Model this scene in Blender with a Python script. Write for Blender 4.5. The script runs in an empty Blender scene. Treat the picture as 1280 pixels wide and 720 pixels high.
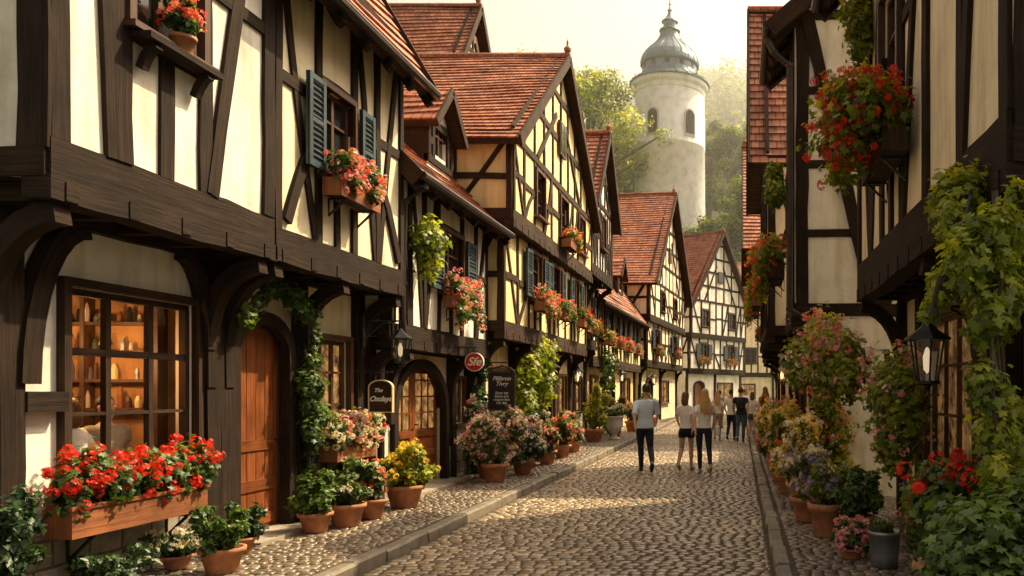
import bpy, math, random, numpy as np
from mathutils import Vector, Matrix
random.seed(7); rng=np.random.default_rng(7)
C=bpy.context.scene.collection
V=Vector
R=random.uniform
# ------------------------------------------------------------ materials
def newmat(name):
    m=bpy.data.materials.new(name); m.use_nodes=True
    nt=m.node_tree; b=nt.nodes["Principled BSDF"]; return m,nt,b
def nd(nt,t,**k):
    n=nt.nodes.new(t)
    for a,v in k.items():
        if a.startswith('_'): setattr(n,a[1:],v)
        else:
            key=a.replace('__',' ')
            n.inputs[key].default_value=v
    return n
def ramp(nt,stops):
    n=nt.nodes.new('ShaderNodeValToRGB'); cr=n.color_ramp
    while len(cr.elements)<len(stops): cr.elements.new(.5)
    for e,(p,c) in zip(cr.elements,stops): e.position=p; e.color=(*c,1)
    return n
def mapping(nt,src,sc):
    mp=nt.nodes.new('ShaderNodeMapping'); mp.inputs['Scale'].default_value=sc
    nt.links.new(src,mp.inputs['Vector']); return mp.outputs[0]
def bump(nt,b,h,st=.4,dist=.01,prev=None):
    n=nt.nodes.new('ShaderNodeBump'); n.inputs['Strength'].default_value=st; n.inputs['Distance'].default_value=dist
    nt.links.new(h,n.inputs['Height'])
    if prev: nt.links.new(prev,n.inputs['Normal'])
    nt.links.new(n.outputs[0],b.inputs['Normal']); return n.outputs[0]
def mixc(nt,f,a,b,mode='MIX'):
    n=nt.nodes.new('ShaderNodeMix'); n.data_type='RGBA'; n.blend_type=mode
    for i,x in ((0,f),(6,a),(7,b)):
        if hasattr(x,'links') or hasattr(x,'is_linked'): nt.links.new(x,n.inputs[i])
        elif i==0: n.inputs[0].default_value=x
        else: n.inputs[i].default_value=(*x,1)
    return n.outputs[2]
def sc(c,k): return tuple(min(1,x*k) for x in c)
def m_stucco(name,col,rough=.9,stain=.5):
    m,nt,b=newmat(name); g=nd(nt,'ShaderNodeNewGeometry')
    n1=nd(nt,'ShaderNodeTexNoise',Scale=1.1,Detail=6.,Roughness=.65); nt.links.new(g.outputs['Position'],n1.inputs['Vector'])
    n3=nd(nt,'ShaderNodeTexNoise',Scale=1.,Detail=5.); nt.links.new(mapping(nt,g.outputs['Position'],(5,5,.7)),n3.inputs['Vector'])
    r=ramp(nt,[(.3,sc(col,.74)),(.52,col),(.75,sc(col,1.07))]); nt.links.new(n1.outputs[0],r.inputs[0])
    r2=ramp(nt,[(.36,(.58,.52,.44)),(.52,(1,1,1))]); nt.links.new(n3.outputs[0],r2.inputs[0])
    nt.links.new(mixc(nt,stain,r.outputs[0],r2.outputs[0],'MULTIPLY'),b.inputs['Base Color'])
    n2=nd(nt,'ShaderNodeTexNoise',Scale=22.,Detail=8.,Roughness=.7); nt.links.new(g.outputs['Position'],n2.inputs['Vector'])
    bump(nt,b,n2.outputs[0],.5,.012,bump(nt,b,n1.outputs[0],.5,.05)); b.inputs['Roughness'].default_value=rough
    return m
def m_wood(name,dark,light,rough=.7,bs=.7,spec=.5):
    m,nt,b=newmat(name); t=nd(nt,'ShaderNodeTexCoord')
    n1=nd(nt,'ShaderNodeTexNoise',Scale=1.,Detail=8.,Roughness=.7,Distortion=.3); nt.links.new(mapping(nt,t.outputs['UV'],(1.6,34,1)),n1.inputs['Vector'])
    n2=nd(nt,'ShaderNodeTexNoise',Scale=2.5,Detail=4.); nt.links.new(t.outputs['UV'],n2.inputs['Vector'])
    r=ramp(nt,[(.3,dark),(.7,light)]); nt.links.new(n1.outputs[0],r.inputs[0])
    r2=ramp(nt,[(.3,(.5,.5,.5)),(.65,(1.,1,1))]); nt.links.new(n2.outputs[0],r2.inputs[0])
    nt.links.new(mixc(nt,1.,r.outputs[0],r2.outputs[0],'MULTIPLY'),b.inputs['Base Color'])
    bump(nt,b,n1.outputs[0],bs,.012); b.inputs['Roughness'].default_value=rough; b.inputs['Specular IOR Level'].default_value=spec
    return m
def m_tile(name,c1,c2):
    m,nt,b=newmat(name); t=nd(nt,'ShaderNodeTexCoord')
    br=nd(nt,'ShaderNodeTexBrick',Scale=1.,Mortar__Size=.009,Mortar__Smooth=.4,Brick__Width=.17,Row__Height=.2)
    br.inputs['Color1'].default_value=(*c1,1); br.inputs['Color2'].default_value=(*c2,1); br.inputs['Mortar'].default_value=(.04,.02,.013,1)
    nt.links.new(t.outputs['UV'],br.inputs['Vector'])
    n=nd(nt,'ShaderNodeTexNoise',Scale=1.3,Detail=6.,Roughness=.7); nt.links.new(t.outputs['UV'],n.inputs['Vector'])
    r=ramp(nt,[(.3,(.42,.42,.38)),(.52,(.95,.92,.88)),(.75,(1.25,1.15,1.05))]); nt.links.new(n.outputs[0],r.inputs[0])
    nt.links.new(mixc(nt,.9,br.outputs[0],r.outputs[0],'MULTIPLY'),b.inputs['Base Color'])
    inv=nd(nt,'ShaderNodeMath',_operation='SUBTRACT'); inv.inputs[0].default_value=1; nt.links.new(br.outputs['Fac'],inv.inputs[1])
    n2=nd(nt,'ShaderNodeTexNoise',Scale=30.,Detail=4.); nt.links.new(t.outputs['UV'],n2.inputs['Vector'])
    bump(nt,b,n2.outputs[0],.35,.01,bump(nt,b,inv.outputs[0],.9,.02)); b.inputs['Roughness'].default_value=.7
    return m
def m_stone(name,c1,c2,w=.34,h=.2):
    m,nt,b=newmat(name); t=nd(nt,'ShaderNodeTexCoord')
    nz=nd(nt,'ShaderNodeTexNoise',Scale=3.,Detail=3.); nt.links.new(t.outputs['UV'],nz.inputs['Vector'])
    vec=mixc(nt,.06,t.outputs['UV'],nz.outputs['Color'],'ADD')
    br=nd(nt,'ShaderNodeTexBrick',Scale=1.,Mortar__Size=.014,Mortar__Smooth=.6,Brick__Width=w,Row__Height=h)
    br.inputs['Color1'].default_value=(*c1,1); br.inputs['Color2'].default_value=(*c2,1); br.inputs['Mortar'].default_value=(.13,.11,.09,1)
    nt.links.new(vec,br.inputs['Vector'])
    n2=nd(nt,'ShaderNodeTexNoise',Scale=9.,Detail=8.,Roughness=.7); nt.links.new(t.outputs['UV'],n2.inputs['Vector'])
    r=ramp(nt,[(.3,(.55,.52,.5)),(.7,(1.15,1.1,1.05))]); nt.links.new(n2.outputs[0],r.inputs[0])
    nt.links.new(mixc(nt,1.,br.outputs[0],r.outputs[0],'MULTIPLY'),b.inputs['Base Color'])
    inv=nd(nt,'ShaderNodeMath',_operation='SUBTRACT'); inv.inputs[0].default_value=1; nt.links.new(br.outputs['Fac'],inv.inputs[1])
    bump(nt,b,n2.outputs[0],.6,.02,bump(nt,b,inv.outputs[0],.9,.03)); b.inputs['Roughness'].default_value=.85
    return m
def m_plain(name,col,rough=.6,metal=0,var=.3,scale=8,bs=.2):
    m,nt,b=newmat(name); g=nd(nt,'ShaderNodeNewGeometry')
    n1=nd(nt,'ShaderNodeTexNoise',Scale=float(scale),Detail=5.); nt.links.new(g.outputs['Position'],n1.inputs['Vector'])
    r=ramp(nt,[(.3,sc(col,1-var)),(.7,sc(col,1+var*.5))]); nt.links.new(n1.outputs[0],r.inputs[0]); nt.links.new(r.outputs[0],b.inputs['Base Color'])
    b.inputs['Roughness'].default_value=rough; b.inputs['Metallic'].default_value=metal
    if bs: bump(nt,b,n1.outputs[0],bs,.01)
    return m
def m_attr(name,stops,rough=.5,trans=0,spec=.5,noise=0,bs=0):
    m,nt,b=newmat(name); a=nd(nt,'ShaderNodeAttribute',_attribute_name='lc')
    r=ramp(nt,stops); nt.links.new(a.outputs['Fac'],r.inputs[0]); col=r.outputs[0]
    if noise:
        g=nd(nt,'ShaderNodeNewGeometry'); n1=nd(nt,'ShaderNodeTexNoise',Scale=float(noise),Detail=6.,Roughness=.7); nt.links.new(g.outputs['Position'],n1.inputs['Vector'])
        r2=ramp(nt,[(.3,(.6,.58,.55)),(.7,(1.2,1.15,1.1))]); nt.links.new(n1.outputs[0],r2.inputs[0]); col=mixc(nt,1.,col,r2.outputs[0],'MULTIPLY')
        if bs: bump(nt,b,n1.outputs[0],bs,.01)
    nt.links.new(col,b.inputs['Base Color']); b.inputs['Roughness'].default_value=rough; b.inputs['Specular IOR Level'].default_value=spec
    if trans:
        tr=nd(nt,'ShaderNodeBsdfTranslucent'); nt.links.new(mixc(nt,1.,col,(1.8,1.7,.7),'MULTIPLY'),tr.inputs['Color'])
        ms=nd(nt,'ShaderNodeMixShader'); ms.inputs[0].default_value=trans
        nt.links.new(b.outputs[0],ms.inputs[1]); nt.links.new(tr.outputs[0],ms.inputs[2]); nt.links.new(ms.outputs[0],nt.nodes['Material Output'].inputs[0])
    return m
def m_emit(name,col,st,var=False):
    m,nt,b=newmat(name); b.inputs['Base Color'].default_value=(.1,.07,.04,1); b.inputs['Roughness'].default_value=.08
    b.inputs['Emission Color'].default_value=(*col,1); b.inputs['Emission Strength'].default_value=st
    if var:
        g=nd(nt,'ShaderNodeNewGeometry'); n1=nd(nt,'ShaderNodeTexNoise',Scale=4.5,Detail=4.,Roughness=.7); nt.links.new(g.outputs['Position'],n1.inputs['Vector'])
        r=ramp(nt,[(.38,(.02,.008,.003)),(.55,sc(col,.4)),(.74,col)]); nt.links.new(n1.outputs[0],r.inputs[0]); nt.links.new(r.outputs[0],b.inputs['Emission Color'])
    return m
M={}
M['cream']=m_stucco('plaster_cream',(.88,.77,.54),stain=.45)
M['white']=m_stucco('plaster_white',(.86,.81,.72),stain=.5)
M['yellow']=m_stucco('plaster_yellow',(.90,.73,.38),stain=.4)
M['tower']=m_stucco('plaster_tower',(.94,.93,.91),stain=.12)
M['timber']=m_wood('timber_dark',(.009,.0055,.004),(.052,.030,.018),.85,.9,.22)
M['timber2']=m_wood('timber_brown',(.020,.011,.007),(.085,.045,.025),.8,.8,.25)
M['door']=m_wood('door_oak',(.14,.035,.010),(.40,.125,.038),.4,.4)
M['box']=m_wood('planter_wood',(.18,.055,.02),(.42,.15,.055),.6,.4)
M['frame']=m_wood('window_wood',(.05,.02,.010),(.13,.055,.026),.5,.3)
M['shutter']=m_wood('shutter_blue',(.03,.055,.07),(.075,.115,.135),.55,.3,.3)
M['tile']=m_tile('roof_tile',(.30,.10,.055),(.47,.20,.11))
M['stone']=m_stone('stone_base',(.26,.23,.19),(.38,.34,.28))
M['step']=m_plain('stone_step',(.36,.31,.24),.8,0,.3,5,.5)
M['kerb']=m_plain('kerb_stone',(.23,.195,.15),.5,0,.4,7,.6)
M['iron']=m_plain('iron',(.02,.02,.02),.4,.6,.3)
M['gutter']=m_plain('gutter_metal',(.05,.04,.035),.45,.6,.3)
M['slate']=m_plain('dome_metal',(.15,.215,.26),.4,.35,.3,2)
M['terra']=m_plain('terracotta',(.48,.2,.095),.8,0,.35,10,.3)
M['pale']=m_plain('pale_stone',(.6,.56,.5),.8,0,.2,8,.3)
M['zinc']=m_plain('zinc',(.3,.32,.33),.4,.6,.2)
M['soil']=m_plain('soil',(.04,.025,.015),.95)
M['glass']=newmat('glass_dark')[0]; b=M['glass'].node_tree.nodes['Principled BSDF']; b.inputs['Base Color'].default_value=(.02,.022,.024,1); b.inputs['Roughness'].default_value=.05
M['lit']=m_emit('glass_lit',(1.,.50,.15),.9,True)
M['litd']=m_emit('glass_lit_dim',(1.,.50,.17),.3,True)
M['bulb']=m_emit('bulb',(1.,.62,.25),14)
M['glow']=m_emit('glow_bulb',(1.,.62,.25),4)
M['dim']=m_emit('dim_bulb',(1.,.75,.45),.7)
m,nt,b=newmat('clear_glass'); tr=nd(nt,'ShaderNodeBsdfTransparent'); gl=nd(nt,'ShaderNodeBsdfGlossy',Roughness=.03); ms=nd(nt,'ShaderNodeMixShader'); ms.inputs[0].default_value=.10
nt.links.new(tr.outputs[0],ms.inputs[1]); nt.links.new(gl.outputs[0],ms.inputs[2]); nt.links.new(ms.outputs[0],nt.nodes['Material Output'].inputs[0]); M['clear']=m
M['room']=m_plain('room_wall',(.46,.24,.10),.8,0,.5,3)
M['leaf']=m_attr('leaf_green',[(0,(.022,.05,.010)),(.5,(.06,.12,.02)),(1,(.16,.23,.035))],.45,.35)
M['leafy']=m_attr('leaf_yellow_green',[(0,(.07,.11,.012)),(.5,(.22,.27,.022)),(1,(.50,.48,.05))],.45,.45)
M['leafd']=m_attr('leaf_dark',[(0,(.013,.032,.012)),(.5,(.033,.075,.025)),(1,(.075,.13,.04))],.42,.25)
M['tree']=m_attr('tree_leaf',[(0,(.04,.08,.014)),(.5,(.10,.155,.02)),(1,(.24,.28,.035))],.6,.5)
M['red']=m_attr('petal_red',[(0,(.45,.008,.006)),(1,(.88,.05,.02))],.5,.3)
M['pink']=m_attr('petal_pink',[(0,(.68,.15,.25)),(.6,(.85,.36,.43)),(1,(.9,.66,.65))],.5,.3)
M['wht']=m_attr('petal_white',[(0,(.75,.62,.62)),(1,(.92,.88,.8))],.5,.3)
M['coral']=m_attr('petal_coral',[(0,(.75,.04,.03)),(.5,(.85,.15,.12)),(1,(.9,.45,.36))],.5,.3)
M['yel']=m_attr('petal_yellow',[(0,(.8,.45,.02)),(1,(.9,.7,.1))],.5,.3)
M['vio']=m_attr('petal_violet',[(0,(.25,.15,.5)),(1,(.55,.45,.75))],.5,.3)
M['cob']=m_attr('cobble',[(0,(.18,.135,.09)),(.5,(.34,.265,.18)),(1,(.56,.45,.32))],.24,0,.9,14,.5)
M['cob2']=m_attr('cobble_pavement',[(0,(.11,.085,.065)),(.5,(.20,.16,.12)),(1,(.34,.28,.21))],.32,0,.7,14,.5)
M['sand']=m_plain('joint_sand',(.075,.055,.037),.95,0,.4,20,.5)
M['bark']=m_plain('bark',(.09,.065,.045),.9,0,.4,6,.6)
M['ground']=m_plain('grassland',(.06,.095,.03),.95,0,.5,.3,.3)
M['skin']=m_plain('skin',(.62,.37,.25),.5,0,.08)
M['leafst']=m_plain('stem_green',(.05,.07,.02),.7)
def cloth(n,c): M[n]=m_plain('cloth_'+n,c,.9,0,.12,30,.3)
cloth('shirtb',(.72,.82,.94)); cloth('teew',(.9,.87,.82)); cloth('navy',(.02,.025,.045)); cloth('black',(.015,.015,.018)); cloth('denim',(.07,.12,.2)); cloth('khaki',(.4,.32,.22)); cloth('grey',(.3,.3,.31))
M['hbrown']=m_plain('hair_brown',(.16,.07,.03),.45,0,.4,60,.5); M['hblond']=m_plain('hair_blond',(.62,.36,.13),.4,0,.4,60,.5); M['hdark']=m_plain('hair_dark',(.035,.02,.013),.5,0,.4,60,.5)
M['signred']=m_plain('sign_red',(.5,.02,.02),.4,0,.1); M['signw']=m_plain('sign_paint',(.88,.84,.74),.5,0,.05,8,0); M['signgold']=m_plain('sign_gold',(.80,.62,.33),.4,0,.05,8,0)
M['signblack']=m_plain('sign_black',(.018,.018,.02),.6,0,.2)
# ------------------------------------------------------------ mesh builder
Z=V((0,0,1)); X=V((1,0,0)); Y=V((0,1,0))
class MB:
    def __init__(s): s.v=[];s.f=[];s.m=[];s.uv=[];s.mats=[];s.sm=[]
    def mi(s,k):
        if k not in s.mats: s.mats.append(k)
        return s.mats.index(k)
    def face(s,pts,k,d=None,off=(0,0),sm=False,uv=None):
        pts=[V(p) for p in pts]; i0=len(s.v); s.v+=pts; s.f.append(list(range(i0,i0+len(pts)))); s.m.append(s.mi(k)); s.sm.append(sm)
        if uv: s.uv+=uv; return
        n=(pts[1]-pts[0]).cross(pts[2]-pts[0])
        if n.length<1e-12 and len(pts)>3: n=(pts[2]-pts[0]).cross(pts[3]-pts[0])
        n=n.normalized() if n.length>1e-12 else Z
        if d is not None and abs(n.dot(d))<.9: t=(d-n*n.dot(d)).normalized()
        else:
            t=Z.cross(n)
            t=t.normalized() if t.length>.05 else X
        w=n.cross(t)
        s.uv+=[(p.dot(t)+off[0],p.dot(w)+off[1]) for p in pts]
    def sweep(s,pts,side,w,t,k,jit=0,caps=True):
        pts=[V(p) for p in pts]; off=(R(0,50),R(0,50)); rings=[]
        L=0; Ls=[]
        for i,p in enumerate(pts):
            d=(pts[min(i+1,len(pts)-1)]-pts[max(i-1,0)]).normalized()
            a=(side-d*side.dot(d)).normalized(); b=d.cross(a)
            ww=w*.5*(1+R(-jit,jit)*9 if jit else 1) ; tt=t*.5
            c=p+ (a*R(-jit,jit)*1.6 if jit else V((0,0,0)))
            rings.append([c+a*ww+b*tt,c-a*ww+b*tt,c-a*ww-b*tt,c+a*ww-b*tt])
            if i: L+=(p-pts[i-1]).length
            Ls.append(L)
        hs=[w,t,w,t]
        for i in range(len(pts)-1):
            v0=0
            for j in range(4):
                j2=(j+1)%4
                s.face([rings[i][j],rings[i][j2],rings[i+1][j2],rings[i+1][j]],k,uv=[(Ls[i]+off[0],v0+off[1]),(Ls[i]+off[0],v0+hs[j]+off[1]),(Ls[i+1]+off[0],v0+hs[j]+off[1]),(Ls[i+1]+off[0],v0+off[1])])
                v0+=hs[j]
        if caps:
            s.face(rings[0][::-1],k); s.face(rings[-1],k)
    def beam(s,a,b,side,w,t,k='timber',jit=.006):
        a=V(a);b=V(b); n=max(1,int((b-a).length/.35)) if jit else 1
        s.sweep([a.lerp(b,i/n) for i in range(n+1)],V(side),w,t,k,jit)
    def box(s,lo,hi,k):
        lo=V(lo);hi=V(hi); c=(lo+hi)/2; h=(hi-lo)
        ax=max(range(3),key=lambda i:h[i]); e=[X,Y,Z]; sd=e[(ax+1)%3]; ot=(ax+2)%3
        a=c.copy();b=c.copy(); a[ax]=lo[ax]; b[ax]=hi[ax]
        s.sweep([a,b],sd,h[(ax+1)%3],h[ot],k)
    def tube(s,pts,rad,k,n=8,caps=True,sm=True):
        pts=[V(p) for p in pts]
        if not hasattr(rad,'__len__'): rad=[rad]*len(pts)
        rings=[]; up=V((.3,.2,.93))
        for i,p in enumerate(pts):
            d=(pts[min(i+1,len(pts)-1)]-pts[max(i-1,0)]).normalized()
            a=up.cross(d); a=a.normalized() if a.length>.1 else X.cross(d).normalized(); b=d.cross(a)
            rings.append([p+(a*math.cos(2*math.pi*j/n)+b*math.sin(2*math.pi*j/n))*rad[i] for j in range(n)])
        for i in range(len(pts)-1):
            for j in range(n): s.face([rings[i][j],rings[i][(j+1)%n],rings[i+1][(j+1)%n],rings[i+1][j]],k,sm=sm)
        if caps: s.face(rings[0][::-1],k); s.face(rings[-1],k)
    def lathe(s,prof,c,k,n=20,sm=True):
        c=V(c)
        for i in range(len(prof)-1):
            (r0,z0),(r1,z1)=prof[i],prof[i+1]
            kk=k[i] if isinstance(k,(list,tuple)) else k
            for j in range(n):
                a0=2*math.pi*j/n;a1=2*math.pi*(j+1)/n
                q=[c+V((r*math.cos(a),r*math.sin(a),z)) for r,z,a in ((r0,z0,a0),(r0,z0,a1),(r1,z1,a1),(r1,z1,a0))]
                if r0<1e-5: q=[q[0],q[2],q[3]]
                elif r1<1e-5: q=q[:3]
                s.face(q,kk,sm=sm)
    def obj(s,name,parent=None,weld=False,**pr):
        me=bpy.data.meshes.new(name); me.from_pydata(s.v,[],s.f)
        for k in s.mats: me.materials.append(M[k])
        me.polygons.foreach_set('material_index',s.m); me.polygons.foreach_set('use_smooth',s.sm)
        ul=me.uv_layers.new(name='UVMap'); ul.data.foreach_set('uv',[c for p in s.uv for c in p])
        if weld:
            import bmesh
            bm=bmesh.new(); bm.from_mesh(me); bmesh.ops.remove_doubles(bm,verts=bm.verts,dist=1e-4); bm.to_mesh(me); bm.free()
        me.update()
        o=bpy.data.objects.new(name,me); C.objects.link(o)
        if parent: o.parent=parent
        for a,b in pr.items(): o[a]=b
        return o
def empty(name,loc,rot,label,cat,group=None):
    o=bpy.data.objects.new(name,None); o.empty_display_size=.3; C.objects.link(o); o.location=loc; o.rotation_euler=(0,0,rot)
    o['label']=label; o['category']=cat
    if group: o['group']=group
    return o
class Pl:
    def __init__(s,O,U,N): s.O=V(O);s.U=V(U);s.N=V(N)
    def P(s,u,z,o=0): return s.O+s.U*u+Z*z+s.N*o
def wall(mb,pl,L,z0,z1,ops,k,dep=.16):
    us=sorted({0,L}|{o['u0'] for o in ops}|{o['u1'] for o in ops}); zs=sorted({z0,z1}|{o['z0'] for o in ops}|{o['z1'] for o in ops})
    fl=pl.U.cross(Z).dot(pl.N)<0
    def q(p): mb.face(p[::-1] if fl else p,k)
    for i in range(len(us)-1):
        for j in range(len(zs)-1):
            cu=(us[i]+us[i+1])/2; cz=(zs[j]+zs[j+1])/2
            if any(o['u0']<cu<o['u1'] and o['z0']<cz<o['z1'] for o in ops): continue
            q([pl.P(us[i],zs[j]),pl.P(us[i+1],zs[j]),pl.P(us[i+1],zs[j+1]),pl.P(us[i],zs[j+1])])
    for o in ops:
        a,b,c,d=o['u0'],o['z0'],o['u1'],o['z1']; dd=o.get('dep',dep)
        for (p,r) in (((a,b),(c,b)),((c,b),(c,d)),((c,d),(a,d)),((a,d),(a,b))):
            mb.face([pl.P(*p),pl.P(*r),pl.P(*r,-dd),pl.P(*p,-dd)],k)
def timber(mb,pl,L,z0,z1,ops,sp=.75,k='timber',w=.15,rails=1,brace=.5,sill=.2,curve=0):
    pr=lambda: R(.022,.04)
    def bm(u0,a,u1,b,ww,cv=0):
        o=pr(); t=.08; p,q=pl.P(u0,a,o-t/2),pl.P(u1,b,o-t/2); dirv=(q-p)
        side=pl.N.cross(dirv.normalized())
        if cv:
            mb.sweep([p.lerp(q,i/6)+side*cv*math.sin(math.pi*i/6) for i in range(7)],side,ww,t,k,.004)
        else: mb.beam(p,q,side,ww,t,k)
    bm(0,z0+sill/2,L,z0+sill/2,sill); bm(0,z1-.07,L,z1-.07,.14)
    xs=[w/2,L-w/2]
    for o in ops: xs+=[o['u0']-w/2,o['u1']+w/2]
    xs=sorted(x for x in xs if -.01<=x<=L+.01)
    full=[xs[0]]
    for i in range(1,len(xs)):
        a,b=full[-1],xs[i]
        if b-a<w*.9: continue
        mid=(a+b)/2
        if not any(o['u0']<mid<o['u1'] for o in ops) and b-a>sp*1.35:
            n=int(round((b-a)/sp)); full+=[a+(b-a)*j/n+R(-.05,.05) for j in range(1,n)]
        full.append(b)
    for i,x in enumerate(full):
        if any(o['u0']-.01<x<o['u1']+.01 for o in ops): continue
        bm(x+R(-.015,.015),z0+sill,x+R(-.015,.015),z1-.14,w*R(.85,1.12))
    nb=len(full)-1
    for i in range(nb):
        a,b=full[i]+w*.4,full[i+1]-w*.4; mid=(a+b)/2; oo=[o for o in ops if o['u0']<mid<o['u1']]
        if oo:
            o=oo[0]
            if o['z0']-z0-sill>.25:
                bm(a,o['z0']-.06,b,o['z0']-.06,.12)
                if o['z0']-z0>.7: bm(mid,z0+sill,mid,o['z0']-.12,w*.85)
            if z1-.14-o['z1']>.12: bm(a,o['z1']+.06,b,o['z1']+.06,.12)
        else:
            for r in range(rails):
                zr=z0+sill+(z1-.14-z0-sill)*(r+1)/(rails+1)+R(-.06,.06); bm(a,zr,b,zr,.12)
            e=(i in (0,nb-1))
            if (e or random.random()<brace) and b-a>.25:
                up=(i<nb/2) if e else random.random()<.5
                lo,hi=z0+sill,z1-.14
                if not e and random.random()<.5: hi=lo+(hi-lo)*.5
                cv=curve*R(-1,1)
                if up: bm(b,lo,a,hi,w*.85,cv)
                else: bm(a,lo,b,hi,w*.85,cv)
def window(H,pl,o):
    u0,z0,u1,z1=o['u0'],o['z0'],o['u1'],o['z1']; nx=o.get('nx',2); ny=o.get('ny',3); fk=o.get('frame','frame'); d=-.06
    mb=MB(); f=.055
    def bm(a,b,c,e,w,t=.06,dd=d): 
        side=pl.N.cross((pl.P(c,e)-pl.P(a,b)).normalized()); mb.beam(pl.P(a,b,dd),pl.P(c,e,dd),side,w,t,fk,0)
    bm(u0,z0+f/2,u1,z0+f/2,f); bm(u0,z1-f/2,u1,z1-f/2,f); bm(u0+f/2,z0+f,u0+f/2,z1-f,f,.065); bm(u1-f/2,z0+f,u1-f/2,z1-f,f,.065)
    for i in range(1,nx): u=u0+(u1-u0)*i/nx; bm(u,z0+f,u,z1-f,.055 if (nx<=3 or i%2==0) else .028,.05)
    for j in range(1,ny): z=z0+(z1-z0)*j/ny; bm(u0+f,z,u1-f,z,.06 if (o.get('transom')==j) else .028,.044)
    s=.07
    for (p,q,r,t) in ((u0-s,z1+s/2,u1+s,z1+s/2),(u0-s/2,z0,u0-s/2,z1),(u1+s/2,z0,u1+s/2,z1)):
        side=pl.N.cross((pl.P(r,t)-pl.P(p,q)).normalized()); mb.beam(pl.P(p,q,.03),pl.P(r,t,.03),side,s,.075,fk,0)
    mb.beam(pl.P(u0-.1,z0-.03,.05),pl.P(u1+.1,z0-.03,.05),Z,.05,.16,fk,0)
    w=mb.obj('window',H)
    mp=MB(); mp.face([pl.P(u0+.01,z0+.01,-.075),pl.P(u1-.01,z0+.01,-.075),pl.P(u1-.01,z1-.01,-.075),pl.P(u0+.01,z1-.01,-.075)],o.get('glass','glass'))
    mp.obj('pane',w)
    if o.get('shut'):
        sw=(u1-u0)*.48
        for sgn,ub in ((-1,u0-.08),(1,u1+.08)):
            ms=MB(); a=ub; b=ub+sgn*sw; lo,hi=min(a,b),max(a,b)
            mid=(lo+hi)/2
            ms.beam(pl.P(mid,z0,.085),pl.P(mid,z1,.085),pl.U,hi-lo,.03,'shutter',0)
            for e in (lo+.03,hi-.03): ms.beam(pl.P(e,z0,.105),pl.P(e,z1,.105),pl.U,.06,.025,'shutter',0)
            for zz in (z0+.03,(z0+z1)/2,z1-.03): ms.beam(pl.P(lo+.06,zz,.104),pl.P(hi-.06,zz,.104),Z,.06,.022,'shutter',0)
            nsl=max(4,int((z1-z0)/.07))
            for q in range(nsl):
                zz=z0+.07+(z1-z0-.14)*(q+.5)/nsl; ms.beam(pl.P(lo+.06,zz,.1),pl.P(hi-.06,zz,.1),(Z+pl.N).normalized(),.05,.012,'shutter',0)
            ms.obj('shutter',w)
    return w
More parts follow.
